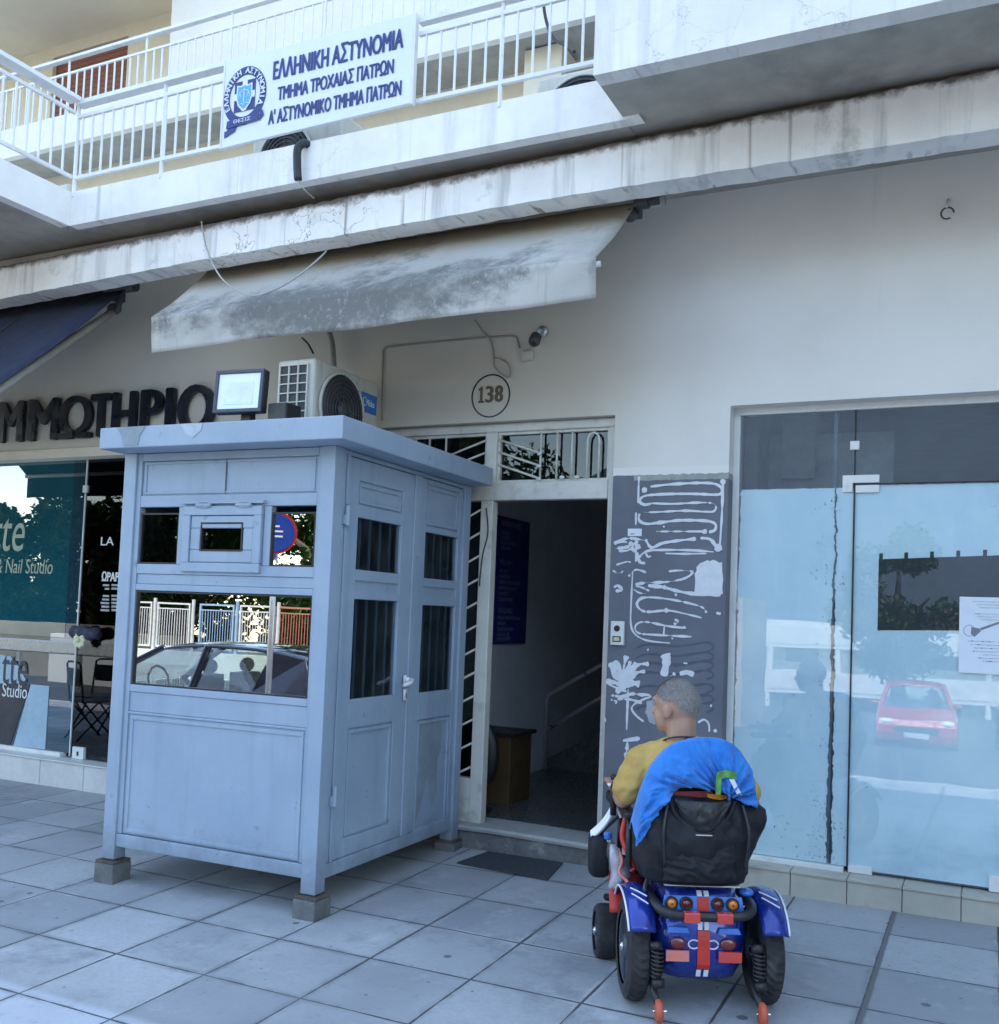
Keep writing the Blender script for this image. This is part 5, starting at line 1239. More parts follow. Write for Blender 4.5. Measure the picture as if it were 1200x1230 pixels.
MB().cyl((-.30, .41, .76), (-.305, .41, .82), .008, n=8).ell((-.306, .41, .83), .017).build('joystick', M['black'], j, True)
b = MB().tube([(-.335, .20, .70), (-.338, .20, .835), (-.325, .20, .845)], .014, 10); b.build('side_handle', M['black'], WC, True)
MB().tube([(-.352, .19, .83), (-.365, .19, .835)], [.012, .003], 8).build('handle_tip', M['white_tape'], WC, True)
b = MB().box(-.2, .18, .55, .80, .085, .10).tube([(-.10, .42, .42), (-.10, .58, .25), (-.10, .62, .10)], .018, 8).tube([(.08, .42, .42), (.08, .58, .25), (.08, .62, .10)], .018, 8); b.build('foot_plate', M['black'], WC, bevel=.003)
b = MB().box(-.19, .17, -.02, .42, .20, .30).box(-.20, .18, .30, .46, .26, .46); b.build('chassis', M['frame_grey'], WC, bevel=.01)
b = MB().tube(smooth_path([(-.285, .16, .70), (-.30, .14, .62), (-.275, .10, .55), (-.262, .05, .50)], 5), .013, 8); b.build('red_strap', M['red_tape'], WC, True)
b = MB().tube(smooth_path([(-.31, .18, .56), (-.30, .13, .52), (-.315, .1, .48), (-.285, .08, .45), (-.27, .0, .44)], 5), .007, 6); b.build('red_strap', M['pink_tape'], WC, True)
b = MB().tube(smooth_path([(-.21, -.02, .50), (-.232, -.05, .46), (-.23, -.08, .42), (-.21, -.1, .39)], 5), .008, 8); b.build('cable_loop', M['ac_grey'], WC, True)

# black backpack on the seat back
BP = wthing('backpack', 'large slouchy black backpack hung on the back of the wheelchair', 'bag')
def fold(p, t, amp=1):
    k = noise.noise(Vector((p.x*9, p.z*3.2, 2)))*.016+noise.noise(Vector((p.x*22, p.z*8, 7)))*.006
    if p.y < -.06: p = p+Vector((0, k*2*amp, 0))
    else: p = p+Vector((k*.6, 0, 0))
    return p
BPR = [(.492, .150, .045, -.04), (.505, .200, .085, -.045), (.56, .218, .108, -.05), (.64, .232, .122, -.04), (.70, .250, .120, -.028), (.76, .262, .105, -.018), (.80, .250, .082, -.016), (.83, .215, .060, -.02), (.845, .16, .04, -.02)]
def bagfold(p, t):
    q = Vector((p.x*10+p.z*5, p.z*4.5, 2)); k = (.5-abs(noise.noise(q)))*.030+(.5-abs(noise.noise(Vector((p.x*24-p.z*9, p.z*13, 7)))))*.012+noise.noise(Vector((p.x*5, p.z*5, 11)))*.022
    if p.y < -.07: return p+Vector((k*.3, -k+.008, k*.25))
    return p+Vector((math.copysign(k*.8, p.x), 0, 0))
rings = []
for i in range(41):
    z = lerp(.492, .845, i/40); v_ = [interp(z, [(q[0], q[j]) for q in BPR]) for j in (1, 2, 3)]
    rings.append(sup(v_[2], -.088, v_[0], v_[1], z, 110, 2.7, bagfold))
b = MB(); loft(b, rings); M['bag'] = mat('black bag fabric', (.010, .011, .015), .62, var=.35, sc=5, bump=.35, bsc=120, spec=.35); b.build('bag_body', M['bag'], BP, True)
b = MB(); rr = []
for i in range(15):
    u = i/14; x = lerp(-.165, .10, u); z = .842-.125*(1-(2*u-1)**2)**.75; rr.append((x, -.170-.034*math.sin(math.pi*u), z))
b.tube(rr, .010, 8); b.build('flap_piping', M['bag'], BP, True)
b = MB().grid(lambda u, v: (lerp(-.14, .075, u), -.168-.034*math.sin(math.pi*u)-.012*math.sin(v*3.1)-.016*(.5-abs(noise.noise(Vector((u*5+v, v*3, 8))))), lerp(.842, .842-.118*(1-(2*u-1)**2)**.75, v)), 30, 14).solid(.006); b.build('flap', M['leather'], BP, True)
b = MB().grid(lambda u, v: (lerp(-.185, .10, u)+.01*noise.noise(Vector((v*4, u*3, 5))), -.190-.040*math.sin(math.pi*u)*math.sin(math.pi*min(1, .2+v*.75))-.022*(.5-abs(noise.noise(Vector((u*6+v*2, v*4, 1)))))*math.sin(math.pi*u)**.5, lerp(.525, .675, v)+.03*(1-(2*u-1)**2)*v*-1), 44, 24).solid(.008); b.build('front_pocket', M['bag'], BP, True)
for s in (-1, 1): MB().tube(smooth_path([(-.02+s*.15, -.17, .83), (-.02+s*.17, -.205, .72), (-.02+s*.16, -.19, .58)], 5), .008, 6).build('strap', M['leather'], BP, True)
MB().box(-.065, .0, -.222, -.214, .712, .716).build('zip_pull', M['steel'], BP)

# bright blue towel over the seat back
TW = wthing('towel', 'bright blue towel draped over the wheelchair backrest behind the man', 'towel')
TT = [(0, (-.302, .705)), (.12, (-.268, .85)), (.25, (-.222, .965)), (.38, (-.150, 1.045)), (.55, (-.04, 1.078)), (.72, (.06, 1.078)), (.86, (.125, 1.05)), (1, (.196, .95))]
TBm = [(0, (-.296, .655)), (.12, (-.272, .685)), (.25, (-.230, .755)), (.38, (-.170, .850)), (.55, (-.075, .893)), (.72, (.035, .878)), (.86, (.13, .845)), (1, (.214, .805))]
def i2(u, tab):
    xs_ = [(k, p[0]) for k, p in tab]; zs_ = [(k, p[1]) for k, p in tab]
    e = .04
    return (sum(interp(min(1, max(0, u+d)), xs_) for d in (-e, 0, e))/3, sum(interp(min(1, max(0, u+d)), zs_) for d in (-e, 0, e))/3)
def towel(u, v):
    if v < .25:     # the part folded forward over the top
        t = (.25-v)/.25; x, z = i2(u, TT)
        return (x*(1-.06*t)+.0, -.080+.155*math.sin(t*1.57)-.0, z+.004-.13*t*t)
    t = (v-.25)/.75; a, b_ = i2(u, TT), i2(u, TBm)
    x, z = lerp(a[0], b_[0], t), lerp(a[1], b_[1], t)
    y = -.086-.058*math.sin(min(1, t*1.1)*1.57)*(1-.35*abs(2*u-1)**3)
    ca = math.atan2(x-.07, z-.85); y -= (.015*math.sin(ca*11+1)+.024*(.5-abs(noise.noise(Vector((ca*6, t*1.5+u*2, 6)))))*2+.010*(.5-abs(noise.noise(Vector((ca*15, t*4, 2)))))*2+.016*noise.noise(Vector((ca*4, t*2.5, 3))))*(.3+t)*(1 if u < .97 else .2)+.075*max(0, .36-u)/.36*t
    if .665 < u < .70: y += .010*t
    return (x, y, z)
b = MB().grid(towel, 120, 60).solid(.006)
def towel_mat():
    t = NT('blue terry'); c = t.mix(t.ss(t.noise(6, 5), .3, .7), (.018, .145, .48), (.045, .235, .66))
    return t.done(t.bsdf(c, .95, spec=.1, normal=t.bump(t.math('ADD', t.noise(260, 3), t.math('MULTIPLY', t.noise(24, 4), 1.5)), .6, .005), **{'Sheen Weight': .3}))
b.build('cloth', towel_mat(), TW, True)
M['green_tag'] = mat('green tape', (.10, .30, .06), .6, var=.5, sc=40)
b = MB().grid(lambda u, v: (lerp(.022, .105, u)+.0, -.176-.006*math.sin(u*3)+.012*u, lerp(.925, .955, v)+.010*math.sin(u*3.1)), 8, 3).solid(.004).grid(lambda u, v: (lerp(.018, .04, u), -.180, lerp(.868, .945, v)), 3, 6)
b.build('green_tie', M['green_tag'], TW)
b = MB().grid(lambda u, v: (lerp(.072, .092, u)+.035*(1-v), -.180+.01*(1-v), lerp(.868, .93, v)), 3, 6).solid(.003); b.build('white_tie', M['white_tape'], TW)

# things carried at the left arm rest
PC = wthing('pouch', 'black zip pouch hanging at the side of the wheelchair', 'bag')
rings = [sup(-.385+.012*(.6-z), .27, .042*k, .075*k, z, 24, 4) for z, k in ((.425, .7), (.437, 1), (.52, 1.05), (.588, 1), (.600, .8))]
b = MB(); loft(b, rings); b.build('pouch_body', M['bag'], PC, True)
MB().tube([(-.385, .27, .60), (-.33, .25, .66), (-.29, .2, .72)], .007, 6).build('strap', M['black'], PC)
BT = wthing('water_bottle', 'clear plastic water bottle with a blue cap beside the black pouch', 'bottle')
M['pet'] = glass('clear plastic', (.85, .9, .92), base=.08, gain=1.5)
b = MB().lathe([(.012, 0), (.014, .02), (.030, .06), (.031, .10), (.028, .12), (.031, .14), (.031, .19), (.024, .205), (.003, .207)], (-.352, .19, .605), (.25, .1, -1), 20); b.build('bottle_body', M['pet'], BT, True)
MB().cyl((-.354, .19, .602), (-.359, .188, .625), .018, n=16).build('cap', M['blue_light'], BT, bevel=.002)
PB = wthing('plastic_bag', 'crumpled translucent plastic bag hanging below the bottle', 'bag')
M['film'] = mat('milky film', (.42, .40, .46), .35, var=.3, sc=18)
rings = [sup(-.315+.02*math.sin(z*30), .17, a, a*.9, z, 24, 2.2, lambda p, t: p+Vector((.010*noise.noise(p*40), .01*noise.noise(p*33), 0))) for z, a in ((.39, .012), (.41, .03), (.45, .042), (.49, .04), (.53, .03), (.58, .012))]
b = MB(); loft(b, rings); b.build('film', M['film'], PB, True)
FD = wthing('white_board', 'curved white plastic board tucked upright beside the arm rest', 'board')
b = MB().grid(lambda u, v: (lerp(-.425, -.315, v)+.010*math.sin(v*3), .24+.035*u, lerp(.585, .765, v)-.02*math.sin(v*3)+.030*u), 4, 10).solid(.014); b.build('sheet', M['white_tape'], FD, True, bevel=.003)
MB().tube([(-.335, .21, .76), (-.30, .20, .69)], .006, 6).build('edge', M['white_tape'], FD)

# the man
PS = wthing('person', 'grey haired man in a mustard shirt sitting in the wheelchair, head turned aside', 'person')
def skin_mat():
    t = NT('skin'); c = t.mix(t.ss(t.noise(9, 4), .3, .7), (.36, .20, .135), (.44, .255, .175))
    return t.done(t.bsdf(c, .5, normal=t.bump(t.noise(120, 3), .15, .003), **{'Subsurface Weight': .08, 'Subsurface Radius': (.01, .004, .002)}))
M['skin'] = skin_mat()
hc = Vector((-.098, .085, 1.195)); HA = R(48)
hf = Vector((-math.sin(HA), math.cos(HA), -.06)).normalized(); hl = Vector((-math.cos(HA), -math.sin(HA), 0)); hu = hf.cross(hl)*-1
if hu.z < 0: hu = -hu
hm = Matrix((hl, hf, hu)).transposed()
def hp(l, f_, u): return hc+hl*l+hf*f_+hu*u
sh_l, sh_r = Vector((-.235, .085, .955)), Vector((.125, .075, .968))
el_l, el_r = Vector((-.302, .13, .785)), Vector((.235, .10, .785))
wr_l, wr_r = Vector((-.308, .345, .80)), Vector((.262, .325, .785))
prims = [('e', hc+hu*.012-hf*.008, (.079, .099, .100), hm), ('e', hp(0, .045, -.045), (.062, .055, .075), hm), ('e', hp(0, .052, -.095), (.040, .036, .026), hm),
         ('c', hp(0, .092, .005), hp(0, .108, -.030), .009, .014), ('e', hp(0, .082, .028), (.055, .02, .014), hm),
         ('e', hp(.085, -.005, -.022), (.012, .022, .034), hm), ('e', hp(-.085, -.005, -.022), (.012, .022, .034), hm), ('e', hp(0, .088, -.068), (.026, .012, .008), hm),
         ('c', Vector((-.075, .06, 1.00)), hp(0, -.028, -.065), .066, .060), ('c', Vector((-.06, .07, .98)), sh_l, .075, .055), ('c', Vector((-.06, .07, .98)), sh_r, .075, .055),
         ('c', Vector((-.055, .085, .92)), Vector((-.03, .10, .68)), .145, .150), ('c', Vector((-.13, .085, .90)), Vector((.05, .085, .90)), .105, .105),
         ('e', Vector((-.02, .12, .655)), (.165, .13, .095)),
         ('c', sh_l, el_l, .054, .043), ('c', el_l, wr_l, .043, .029), ('c', sh_r, el_r, .054, .043), ('c', el_r, wr_r, .043, .029)]
for s in (-1, 1):
    kn_, an = Vector((s*.11-.01, .53, .635)), Vector((s*.10-.01, .64, .20))
    prims += [('c', Vector((s*.085-.015, .16, .645)), kn_, .082, .060), ('c', kn_, an, .058, .038), ('c', an, an+Vector((0, .14, -.06)), .036, .028)]
for wr, s in ((wr_l, -1), (wr_r, 1)):
    pal = wr+Vector((0, .055, .004)); prims.append(('e', pal, (.036, .050, .016)))
    for k, ln in enumerate((.066, .074, .070, .056)):
        r0 = pal+Vector(((k-1.5)*.018, .042, .004)); m1 = r0+Vector(((k-1.5)*.002, ln*.5, .006)); tp = m1+Vector((0, ln*.42, -.022))
        prims += [('c', r0, m1, .0095, .0088), ('c', m1, tp, .0088, .0075)]
    prims += [('c', pal+Vector((-s*.03, -.012, 0)), pal+Vector((-s*.056, .022, -.004)), .012, .0095), ('c', pal+Vector((-s*.056, .022, -.004)), pal+Vector((-s*.05, .05, -.012)), .0095, .008)]
M['eye_white'] = mat('eye white', (.34, .29, .26), .3)
body = organic('body', prims, M['skin'], PS, .0062, 5)
for s in (-1, 1):
    MB().ell(hp(s*.032, .083, .008), (.012, .009, .006), hm, 10).build('eye', M['eye_white'], PS, True)
    MB().ell(hp(s*.032, .0905, .008), (.006, .003, .006), hm, 8).build('pupil', M['black'], PS, True)
def hair_mat():
    t = NT('cropped grey hair'); n = t.noise(210, 3, .75, vec=t.map((1, 1, .5))); n2 = t.noise(12, 5, .65)
    c = t.mix(t.ss(n, .3, .7), (.17, .16, .155), (.29, .275, .265))
    c = t.mix(t.ss(n2, .40, .68, 0, .65), c, (.30, .22, .18))
    ed = t.n('ShaderNodeAttribute', None, attribute_name='edge').outputs['Fac']
    keep = t.math('GREATER_THAN', t.math('ADD', t.math('SUBTRACT', 1.0, ed), t.math('MULTIPLY', t.noise(200, 3, .8), .55)), .48)
    mx = t.n('ShaderNodeMixShader', {0: keep, 1: t.n('ShaderNodeBsdfTransparent'), 2: t.bsdf(c, .85, spec=.15, normal=t.bump(n, .5, .003))})
    return t.done(mx)
def hairfn(u, v):
    th = u*2*math.pi; f_ = math.cos(th); l = math.sin(th)
    lim = lerp(2.12, 1.08, (f_+1)/2)                    # lower at the nape than over the brow
    if abs(l) > .8 and f_ > -.45: lim = min(lim, 1.52)
    ph = v*lim; rr = 1.006+.010*noise.noise(Vector((l*9, f_*9, ph*9)))-.012*max(0, v-.8)/.2
    return hc+hu*.012-hf*.008+hl*(l*math.sin(ph)*.0835*rr)+hf*(f_*math.sin(ph)*.1035*rr)+hu*(math.cos(ph)*.1035*rr)
hr = MB().grid(hairfn, 64, 40).build('hair', hair_mat(), PS, True)
at_ = hr.data.attributes.new('edge', 'FLOAT', 'POINT')
for i in range(len(hr.data.vertices)): at_.data[i].value = max(0, ((i//65)/40-.80)/.20)
hs = MB(); rnd = random.Random(4)
for i in range(7000):
    u, v = rnd.random(), rnd.random()**.5
    if v > .90+.10*rnd.random(): continue
    p = Vector(hairfn(u, v)); n_ = (p-hc).normalized(); dn = (Vector((0, 0, -1))-hf*.5+hl*rnd.uniform(-.3, .3)); dn = (dn-n_*dn.dot(n_)).normalized()
    ln = rnd.uniform(.007, .014)*(.75 if v > .75 else 1); d = (dn*.9+n_*rnd.uniform(.25, .6)).normalized(); w_ = n_.cross(d).normalized()*.0008
    a0 = p-n_*.001; vs_ = [hs.bm.verts.new(q) for q in (a0-w_, a0+w_, a0+d*ln)]; hs.bm.faces.new(vs_)
sh_m = bpy.data.meshes.new('hair_strands'); hs.bm.to_mesh(sh_m); hs.bm.free()
M['strand'] = mat('grey hair strands', (.30, .285, .27), .6, var=.55, sc=90); link('hair_strands', sh_m, M['strand'], hr)
M['shirt'] = mat('mustard cotton', (.52, .335, .105), .9, var=.14, sc=5, bump=.4, bsc=30, spec=.15)
sl = sh_l.lerp(el_l, .70); sr = sh_r.lerp(el_r, .70)
prims = [('c', Vector((-.075, .062, .998)), sh_l+Vector((.01, 0, .004)), .070, .062), ('c', Vector((-.065, .062, .998)), sh_r+Vector((-.01, 0, .004)), .070, .062),
         ('c', Vector((-.055, .085, .92)), Vector((-.03, .10, .68)), .155, .162), ('c', Vector((-.14, .085, .91)), Vector((.05, .085, .91)), .115, .115),
         ('c', sh_l, sl, .064, .068), ('c', sh_r, sr, .064, .068), ('e', Vector((-.02, .12, .655)), (.172, .137, .10))]
organic('shirt', prims, M['shirt'], PS, .0075, 5, .018)
M['trousers'] = mat('dark trousers', (.035, .04, .055), .9)
prims = []
for s in (-1, 1):
    kn_, an = Vector((s*.11-.01, .53, .635)), Vector((s*.10-.01, .64, .235)); prims += [('c', Vector((s*.085-.015, .16, .645)), kn_, .090, .068), ('c', kn_, an, .066, .052)]
prims.append(('e', Vector((-.02, .13, .64)), (.175, .13, .09)))
organic('trousers', prims, M['trousers'], PS, .010, 5, .014)
for s in (-1, 1):
    an = Vector((s*.10-.01, .64, .20)); organic('shoe', [('c', an+Vector((0, -.03, -.045)), an+Vector((0, .16, -.062)), .046, .038)], M['leather'], PS, .009, 3)
ck = []
for i in range(21):
    a = lerp(R(130), R(410), i/20); ck.append((-.075+.078*math.cos(a), .055+.078*math.sin(a), 1.045-.030*math.sin(a)))
b = MB().tube(ck, .0042, 6).tube(smooth_path([(-.075, -.022, 1.066), (-.045, -.03, 1.075), (-.03, -.034, 1.055), (-.022, -.04, 1.035)], 4), .0042, 6).tube(smooth_path([(-.065, -.022, 1.07), (-.085, -.03, 1.06), (-.10, -.034, 1.045)], 4), .0038, 6)
b.build('neck_cord', M['black'], PS, True)

M['hill_screen'] = mat('added hill screen', (.055, .075, .105), 1, var=.2, sc=.02)  # dark tone keeps the added ridge's reflection and bounce low
b = MB()
def hill_screen(u, v):
    x = lerp(-330, 620, u); e = math.sin(math.pi*min(1, max(0, u)))**.6
    h = (205+24*noise.noise(Vector((x*.006, 0, 3)))+9*noise.noise(Vector((x*.03, 1, 3))))*e
    return (x, -420-230*v+20*noise.noise(Vector((x*.01, v*3, 9))), -30+(h+30)*math.sin(v*math.pi*.5)**.9+4*noise.noise(Vector((x*.05, v*9, 4)))*v)
b.grid(hill_screen, 90, 20); tag(b.build('added_hill_screen', M['hill_screen'], None, True), kind='structure')  # added ridge, screens bright horizon sky from the shop glass

# ------------------------------------------------------------------ across the street (seen in the glass)
def at(x, y): return gz(x, y)
def car(name, label, x, y, rot, paint, L=4.0):
    T = thing(name, label, 'car', (x, y, at(x, y)), rot)
    k = L/4.0
    low = [(1.98, .22), (2.03, .42), (2.0, .60), (1.90, .72), (1.12, .93), (-1.75, .98), (-1.98, .95), (-2.02, .60), (-1.98, .22)]
    b = MB(); b.prism([(px*k, -.84, pz) for px, pz in low], (0, 1.68, 0)); b.build('body', paint, T, bevel=.07)
    b = MB()
    up = [(1.10, .93, .74), (.30, 1.38, .58), (-.4, 1.445, .585), (-1.2, 1.42, .57), (-1.62, 1.34, .55), (-1.93, .98, .72)]
    # roof skin
    pr = smooth_path([(.36, 1.372, .575), (.1, 1.418, .582), (-.4, 1.445, .585), (-1.0, 1.43, .575), (-1.4, 1.385, .56), (-1.66, 1.33, .545)], 4)
    rb = MB()
    def roof(u, v):
        i = v*(len(pr)-1); j = min(len(pr)-2, int(i)); f_ = i-j; px, pz, pw = [lerp(pr[j][q], pr[j+1][q], f_) for q in range(3)]
        t_ = 2*u-1; return (px*k, pw*1.04*t_, pz+.045*(1-abs(t_)**3)-.004)
    rb.grid(roof, 16, 20).solid(.02); rb.build('roof', paint, T, True)
    for s in (-1, 1):
        b.tube([(1.12*k, s*.76, .92), (.72*k, s*.68, 1.17), (.30*k, s*.58, 1.40)], .04, 8)
        b.tube([(-.28*k, s*.79, .94), (-.34*k, s*.59, 1.44)], .045, 8)
        b.hexa([(-1.05*k, s*.79, .94), (-1.90*k, s*.78, .94), (-1.90*k, s*.70, .94), (-1.05*k, s*.72, .94)], [(-1.22*k, s*.575, 1.42), (-1.64*k, s*.56, 1.35), (-1.62*k, s*.50, 1.35), (-1.22*k, s*.51, 1.42)])
    b.build('pillars', paint, T, bevel=.012)
    g = MB(); g.hexa([(1.13*k, -.74, .94), (1.13*k, .74, .94), (1.12*k, .74, .93), (1.12*k, -.74, .93)], [(.30*k, -.57, 1.40), (.30*k, .57, 1.40), (.29*k, .57, 1.39), (.29*k, -.57, 1.39)])
    for s in (-1, 1):
        g.hexa([(1.0*k, s*.775, .95), (-1.1*k, s*.785, .95), (-1.1*k, s*.78, .95), (1.0*k, s*.77, .95)], [(.30*k, s*.592, 1.40), (-1.2*k, s*.578, 1.42), (-1.2*k, s*.572, 1.42), (.30*k, s*.586, 1.40)])
    g.hexa([(-1.94*k, -.68, .98), (-1.94*k, .68, .98), (-1.93*k, .68, .97), (-1.93*k, -.68, .97)], [(-1.64*k, -.53, 1.36), (-1.64*k, .53, 1.36), (-1.63*k, .53, 1.35), (-1.63*k, -.53, 1.35)])
    g.build('windows', M['glass'], T)
    st = MB()
    for sx_ in (.05, -.95):
        for s in (-1, 1): st.box(sx_*k-.3, sx_*k-.14, s*.36-.2, s*.36+.2, .6, 1.1).ell((sx_*k-.24, s*.36, 1.19), (.06, .13, .09), None, 10)
    st.tube([(.55*k+.1*math.cos(a*.63)*.4, -.36+.18*math.sin(a*.63), .98+.18*math.cos(a*.63)) for a in range(10)], .015, 6, True); st.box(.7*k, 1.05*k, -.7, .7, .8, .93)
    st.build('seats', M['black'], T)
    for sx_ in (1.25*k, -1.25*k):
        for s in (-1, 1):
            w_ = MB().lathe([(.12, -.09), (.29, -.10), (.31, -.06), (.31, .06), (.29, .10), (.12, .09)], (sx_, s*.77, .31), (0, 1, 0), 28).build('wheel', M['rubber'], T, True)
            MB().lathe([(.19, .08), (.19, .105), (.04, .09)], (sx_, s*.77, .31), (0, s, 0), 20).build('rim', M['steel'], w_)
    h = MB()
    for s in (-1, 1): h.ell((1.90*k, s*.62, .66), (.10, .16, .07), Matrix.Rotation(.2, 3, 'Y'), 12)
    h.build('headlight', M['lens'], T, True); gb = MB().box(1.985*k, 2.04*k, -.45, .45, .44, .58); gb.build('grille', M['black'], T); MB().box(2.035*k, 2.05*k, -.26, .26, .36, .46).build('number_plate', M['white_tape'], T)
    for s in (-1, 1): MB().ell((.82*k, s*.90, .99), (.06, .09, .06), None, 10).build('mirror', paint, T, True)
    return T
M['car_dark'] = mat('dark blue car paint', (.012, .014, .03), .15, .3, coat=1); M['car_red'] = mat('red car paint', (.52, .012, .02), .2, coat=1); M['car_grey'] = mat('grey car paint', (.09, .10, .12), .2, .4, coat=1)
car('parked_car', 'dark blue hatchback parked at the kerb, mirrored in the booth window', -8.10, -7.25, math.pi, M['car_dark'], 4.0)
car('parked_car', 'red hatchback facing the shop across the street', -1.62, -19.8, R(86), M['car_red'], 3.9)
car('parked_car', 'grey car parked next to the red hatchback', 1.0, -20.5, R(88), M['car_grey'], 4.1)

# round no parking sign on a pole
SP = thing('sign_post', 'round blue and red no parking sign on a grey pole at the kerb', 'sign', (-6.24, -5.7, at(-6.24, -5.7)))
z0 = at(-6.24, -5.7)
MB().cyl((-6.24, -5.7, z0), (-6.24, -5.7, 2.5), .03, n=12).build('pole', M['steel'], SP, True)
ax = Vector((.55, 1, 0)).normalized(); cc = Vector((-6.22, -5.66, 2.24))
M['sign_red'] = mat('sign red', (.50, .02, .02), .4); M['road_blue'] = mat('sign blue enamel', (.02, .06, .32), .4)
MB().lathe([(.215, 0), (.215, .012), (.001, .012)], cc, ax, 40).build('disc', M['sign_red'], SP)
MB().lathe([(.192, .0125), (.192, .0155), (.001, .0155)], cc, ax, 40).build('face', M['road_blue'], SP)
ux = Vector((0, 0, 1)).cross(ax)
for k, wd in enumerate((.08, .15, .15)):
    o = cc+ax*.0175+Vector((0, 0, .055-.05*k))-ux*(wd/2); MB().hexa([o, o+ux*wd, o+ux*wd+ax*.001, o+ax*.001], [o+Vector((0, 0, .018)), o+ux*wd+Vector((0, 0, .018)), o+ux*wd+ax*.001+Vector((0, 0, .018)), o+ax*.001+Vector((0, 0, .018))]).build('lettering', M['white_tape'], SP)

# low white wall and panel fence beyond the road
def wbox(name, label, cat, x0, x1, y, z0, z1, m_, t=.2): return tag(MB().box(x0, x1, y-t, y, z0, z1).build(name, m_), label, cat)
wbox('low_wall', 'long low whitewashed wall across the road under the fence', 'wall', -24, -8.5, -14.0, -1.6, .50, M['white_wall'])
M['fence_blue'] = mat('pale blue paint', (.35, .50, .66), .5); M['fence_red'] = mat('faded red paint', (.55, .20, .13), .5)
FN = [(-16.0, 'white_metal'), (-15.0, 'white_metal'), (-13.9, 'fence_blue'), (-12.9, 'white_metal'), (-12.0, 'fence_red'), (-11.1, 'fence_red'), (-10.2, 'fence_red')]
for i, (x, mm) in enumerate(FN):
    T = thing('fence_panel', {'white_metal': 'white barred fence panel on the low wall across the road', 'fence_blue': 'pale blue barred fence panel on the low wall across the road', 'fence_red': 'faded red barred fence panel on the low wall across the road'}[mm], 'fence', (x, -14.1, .5), group='fence panels across the road')
    b = MB(); frame(b, x, x+.86, .56, 1.50, .035, -14.12, -14.08); b.build('frame', M[mm], T)
    b = MB()
    for k in range(12): b.cyl((x+.07+k*.065, -14.1, .59), (x+.07+k*.065, -14.1, 1.38), .009, n=6)
    b.box(x+.03, x+.83, -14.11, -14.09, 1.36, 1.385); b.build('bars', M[mm], T)
    MB().cyl((x+.93, -14.1, .5), (x+.93, -14.1, 1.58), .035, n=10).build('post', M[mm], T)
wbox('villa', 'sunlit pale orange villa behind the fence', 'house', -13.5, -6.0, -21, -1.5, 2.2, mat('sand render', (.52, .42, .32), .9, sc=1), 3)
GR = thing('guard_rail', 'grey steel guard rail along the road bend', 'guard rail', (-18, -10.5, -.3))
b = MB().hexa([(-30, -10.55, .20), (-30, -10.45, .20), (-30, -10.45, .50), (-30, -10.55, .50)], [(-13, -10.55, .20), (-13, -10.45, .20), (-13, -10.45, .50), (-13, -10.55, .50)]); b.build('beam', M['steel'], GR, bevel=.03)
for i in range(9): MB().box(-29+i*2, -28.9+i*2, -10.65, -10.56, -.8, .5).build('post', M['steel'], GR)
UPo = thing('utility_pole', 'tall pale utility pole beyond the guard rail', 'pole', (-17.9, -10.9, -.5))
MB().cyl((-17.9, -10.9, -.8), (-17.9, -10.9, 7), .14, .10, 14).build('mast', M['kerb'], UPo, True); MB().box(-18.3, -17.5, -10.95, -10.85, 5.2, 5.3).build('cross_arm', M['steel'], UPo)
wbox('retaining_wall', 'sand coloured retaining wall below the pine trees', 'wall', -40, -16.5, -16.5, -1.5, .7, M['earth'], .3)

OB = thing('far_building', 'pale two storey building with long balconies across the street', 'building', (-4, -40, -2.6))
fw_ = mat('far building render', (.72, .70, .64), .9, sc=1)
MB().box(-18, 9, -52, -40, -3.2, 1.75).build('wall', fw_, OB)
M['roof_tile'] = mat('red roof tile', (.30, .09, .05), .9)
b = MB(); b.hexa([(-3.6, -39.4, 1.75), (9.6, -39.4, 1.75), (9.6, -52.6, 1.75), (-3.6, -52.6, 1.75)], [(-.8, -45, 2.9), (6, -45, 2.9), (6, -47, 2.9), (-.8, -47, 2.9)]); b.build('roof', M['roof_tile'], OB)
for z in (-1.35, .55):
    bb = MB().box(-18, 9, -40, -38.8, z, z+.18).box(-18, 9, -38.85, -38.78, z+.18, z+.95); bb.build('balcony', M['white_wall'], OB)
for i in range(9):
    MB().box(-17+i*2.9, -15.6+i*2.9, -40.0, -39.96, -.1, 1.4).build('window', M['ac_dark'], OB)
    MB().box(-17+i*2.9, -15.6+i*2.9, -40.0, -39.96, -2.9, -1.5).build('window', M['ac_dark'], OB)
    MB().cyl((-17.5+i*2.9, -38.9, -3), (-17.5+i*2.9, -38.9, 1.7), .12, n=8).build('column', M['white_wall'], OB)

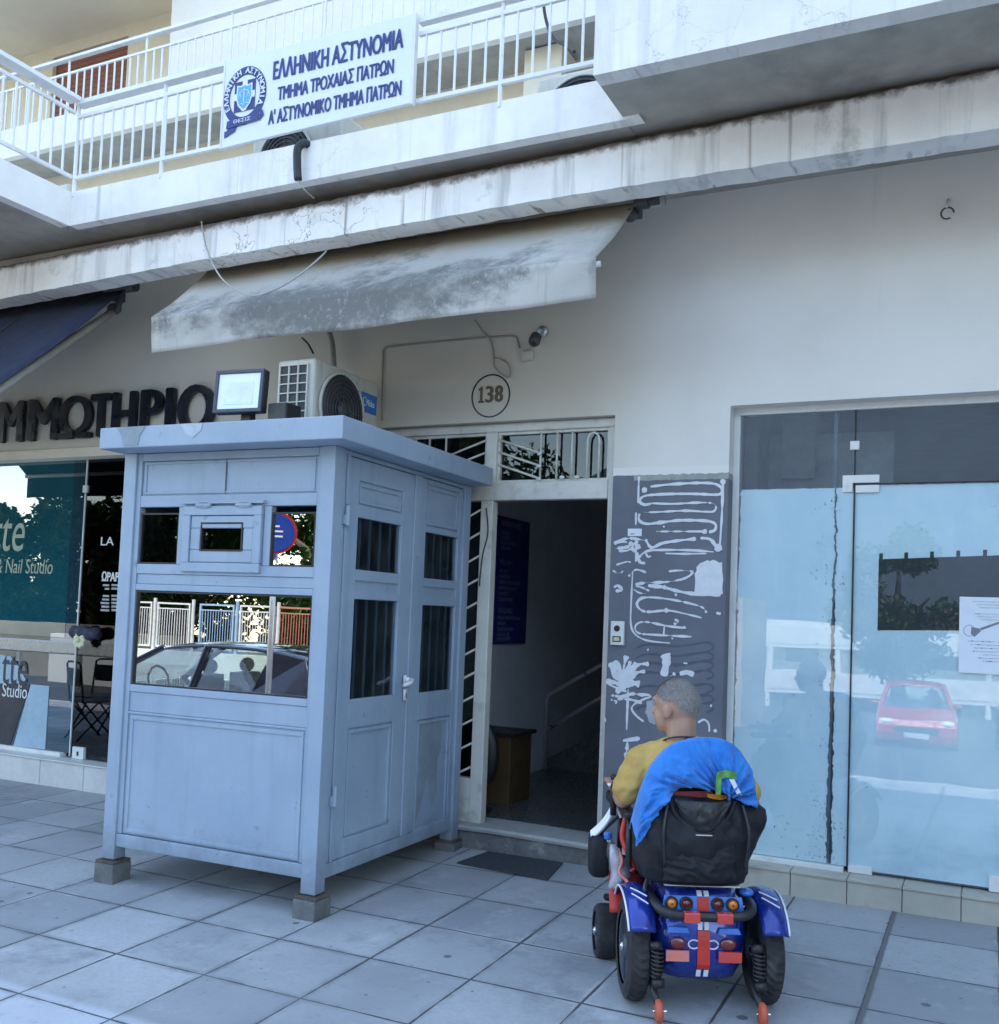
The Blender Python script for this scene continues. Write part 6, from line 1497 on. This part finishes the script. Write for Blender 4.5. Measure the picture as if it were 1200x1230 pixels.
def leaf_mat(name, c0, c1):
    t = NT(name); c = t.mix(t.ss(t.noise(1.2, 4), .35, .65), c0, c1)
    return t.done(t.bsdf(c, .7, spec=.2))
M['leaf_pine'] = leaf_mat('pine needles', (.018, .040, .014), (.06, .085, .025)); M['leaf_green'] = leaf_mat('broad leaves', (.035, .085, .02), (.10, .16, .04)); M['bark'] = mat('bark', (.10, .075, .055), .95, var=.3)
def tree(label, x, y, h, w, lm, n=2600, seed=1, trunk=.3, ls=.16):
    rnd = random.Random(seed); z0 = at(x, y); T = thing('tree', label, 'tree', (x, y, z0), group='trees across the street')
    b = MB(); b.tube([(x, y, z0-.2), (x+.1, y, z0+h*.3), (x-.05, y+.1, z0+h*.6), (x, y, z0+h*.85)], [w*.07, w*.055, w*.035, w*.012], 8)
    for k in range(5):
        a = rnd.random()*6.28; zz = z0+h*(trunk+.08*k); b.tube([(x, y, zz), (x+w*.3*math.cos(a), y+w*.3*math.sin(a), zz+h*.15)], [w*.025, w*.008], 6)
    b.build('trunk', M['bark'], T)
    cl = []
    for k in range(26):
        a = rnd.random()*6.28; r = w*.5*math.sqrt(rnd.random()); t = rnd.random(); e = math.sin(math.pi*(.12+.8*t))
        cl.append((x+r*e*math.cos(a), y+r*e*math.sin(a), z0+h*(trunk+(1-trunk)*t), w*(.10+.10*rnd.random())))
    vs = []; fs = []
    for i in range(n):
        c = cl[i % 26]; d = Vector((rnd.gauss(0, 1), rnd.gauss(0, 1), rnd.gauss(0, .8))); d = d.normalized()*c[3]*(rnd.random()**.4)
        p = Vector(c[:3])+d; u = Vector((rnd.uniform(-1, 1), rnd.uniform(-1, 1), rnd.uniform(-1, 1))).normalized(); v = u.orthogonal().normalized(); s = ls*rnd.uniform(.6, 1.3); j = len(vs)
        vs += [p-u*s, p+v*s*.5, p+u*s, p-v*s*.5]; fs.append((j, j+1, j+2, j+3))
    me = bpy.data.meshes.new('crown'); me.from_pydata([tuple(v) for v in vs], [], fs); link('crown', me, lm, T)
for i, (x, y, h, w) in enumerate([(-37, -21, 6.0, 5), (-33.5, -22, 6.6, 5.5), (-30.2, -21, 6.0, 5), (-27, -22, 6.4, 5), (-24, -21.5, 5.8, 5), (-21, -20, 5.6, 4.5), (-40.5, -22, 6.2, 5.5)]):
    tree('dense dark pine in the grove beyond the retaining wall', x, y, h, w, M['leaf_pine'], 16000, i+3, .06, .17)
tree('broad green tree behind the panel fence', -12.3, -16.9, 7.4, 5.2, M['leaf_green'], 14000, 21, .2, .12)
tree('dark tree behind the panel fence, nearest the pine grove', -17.2, -17.5, 6.8, 4.0, M['leaf_pine'], 9000, 22, .1, .13)
tree('loose leafy tree in front of the far building', -2.4, -24, 5.4, 3.4, M['leaf_green'], 8000, 23, .3, .11)
tree('small round tree beyond the parked cars', 3.6, -26, 4.6, 3.4, M['leaf_green'], 2200, 24, .35)

# cafe chairs on the pavement in front of the studio
def cafe_chair(x, y, rz, label):
    z = at(x, y); T = thing('cafe_chair', label, 'chair', (x, y, z), rz, 'cafe chairs outside the studio')
    b = MB()
    for s in (-1, 1): b.tube([(s*.2, -.2, .01), (s*.2, .18, .45), (s*.2, .23, .86), (s*.15, .235, .89), (0, .24, .895)], .012, 8); b.tube([(s*.18, .22, .01), (s*.18, -.2, .45)], .011, 8)
    b.build('frame', M['black'], T, True)
    MB().box(-.2, .2, -.21, .2, .44, .455).build('seat', M['ac_grey'], T); MB().box(-.19, .19, .215, .23, .62, .82).build('backrest', M['ac_grey'], T)
cafe_chair(-9.35, -2.35, R(20), 'black folding cafe chair standing alone before the studio'); cafe_chair(-8.75, -2.6, R(-15), 'black folding cafe chair nearest the guard booth'); cafe_chair(-9.9, -2.9, R(170), 'black folding cafe chair turned to face the studio')
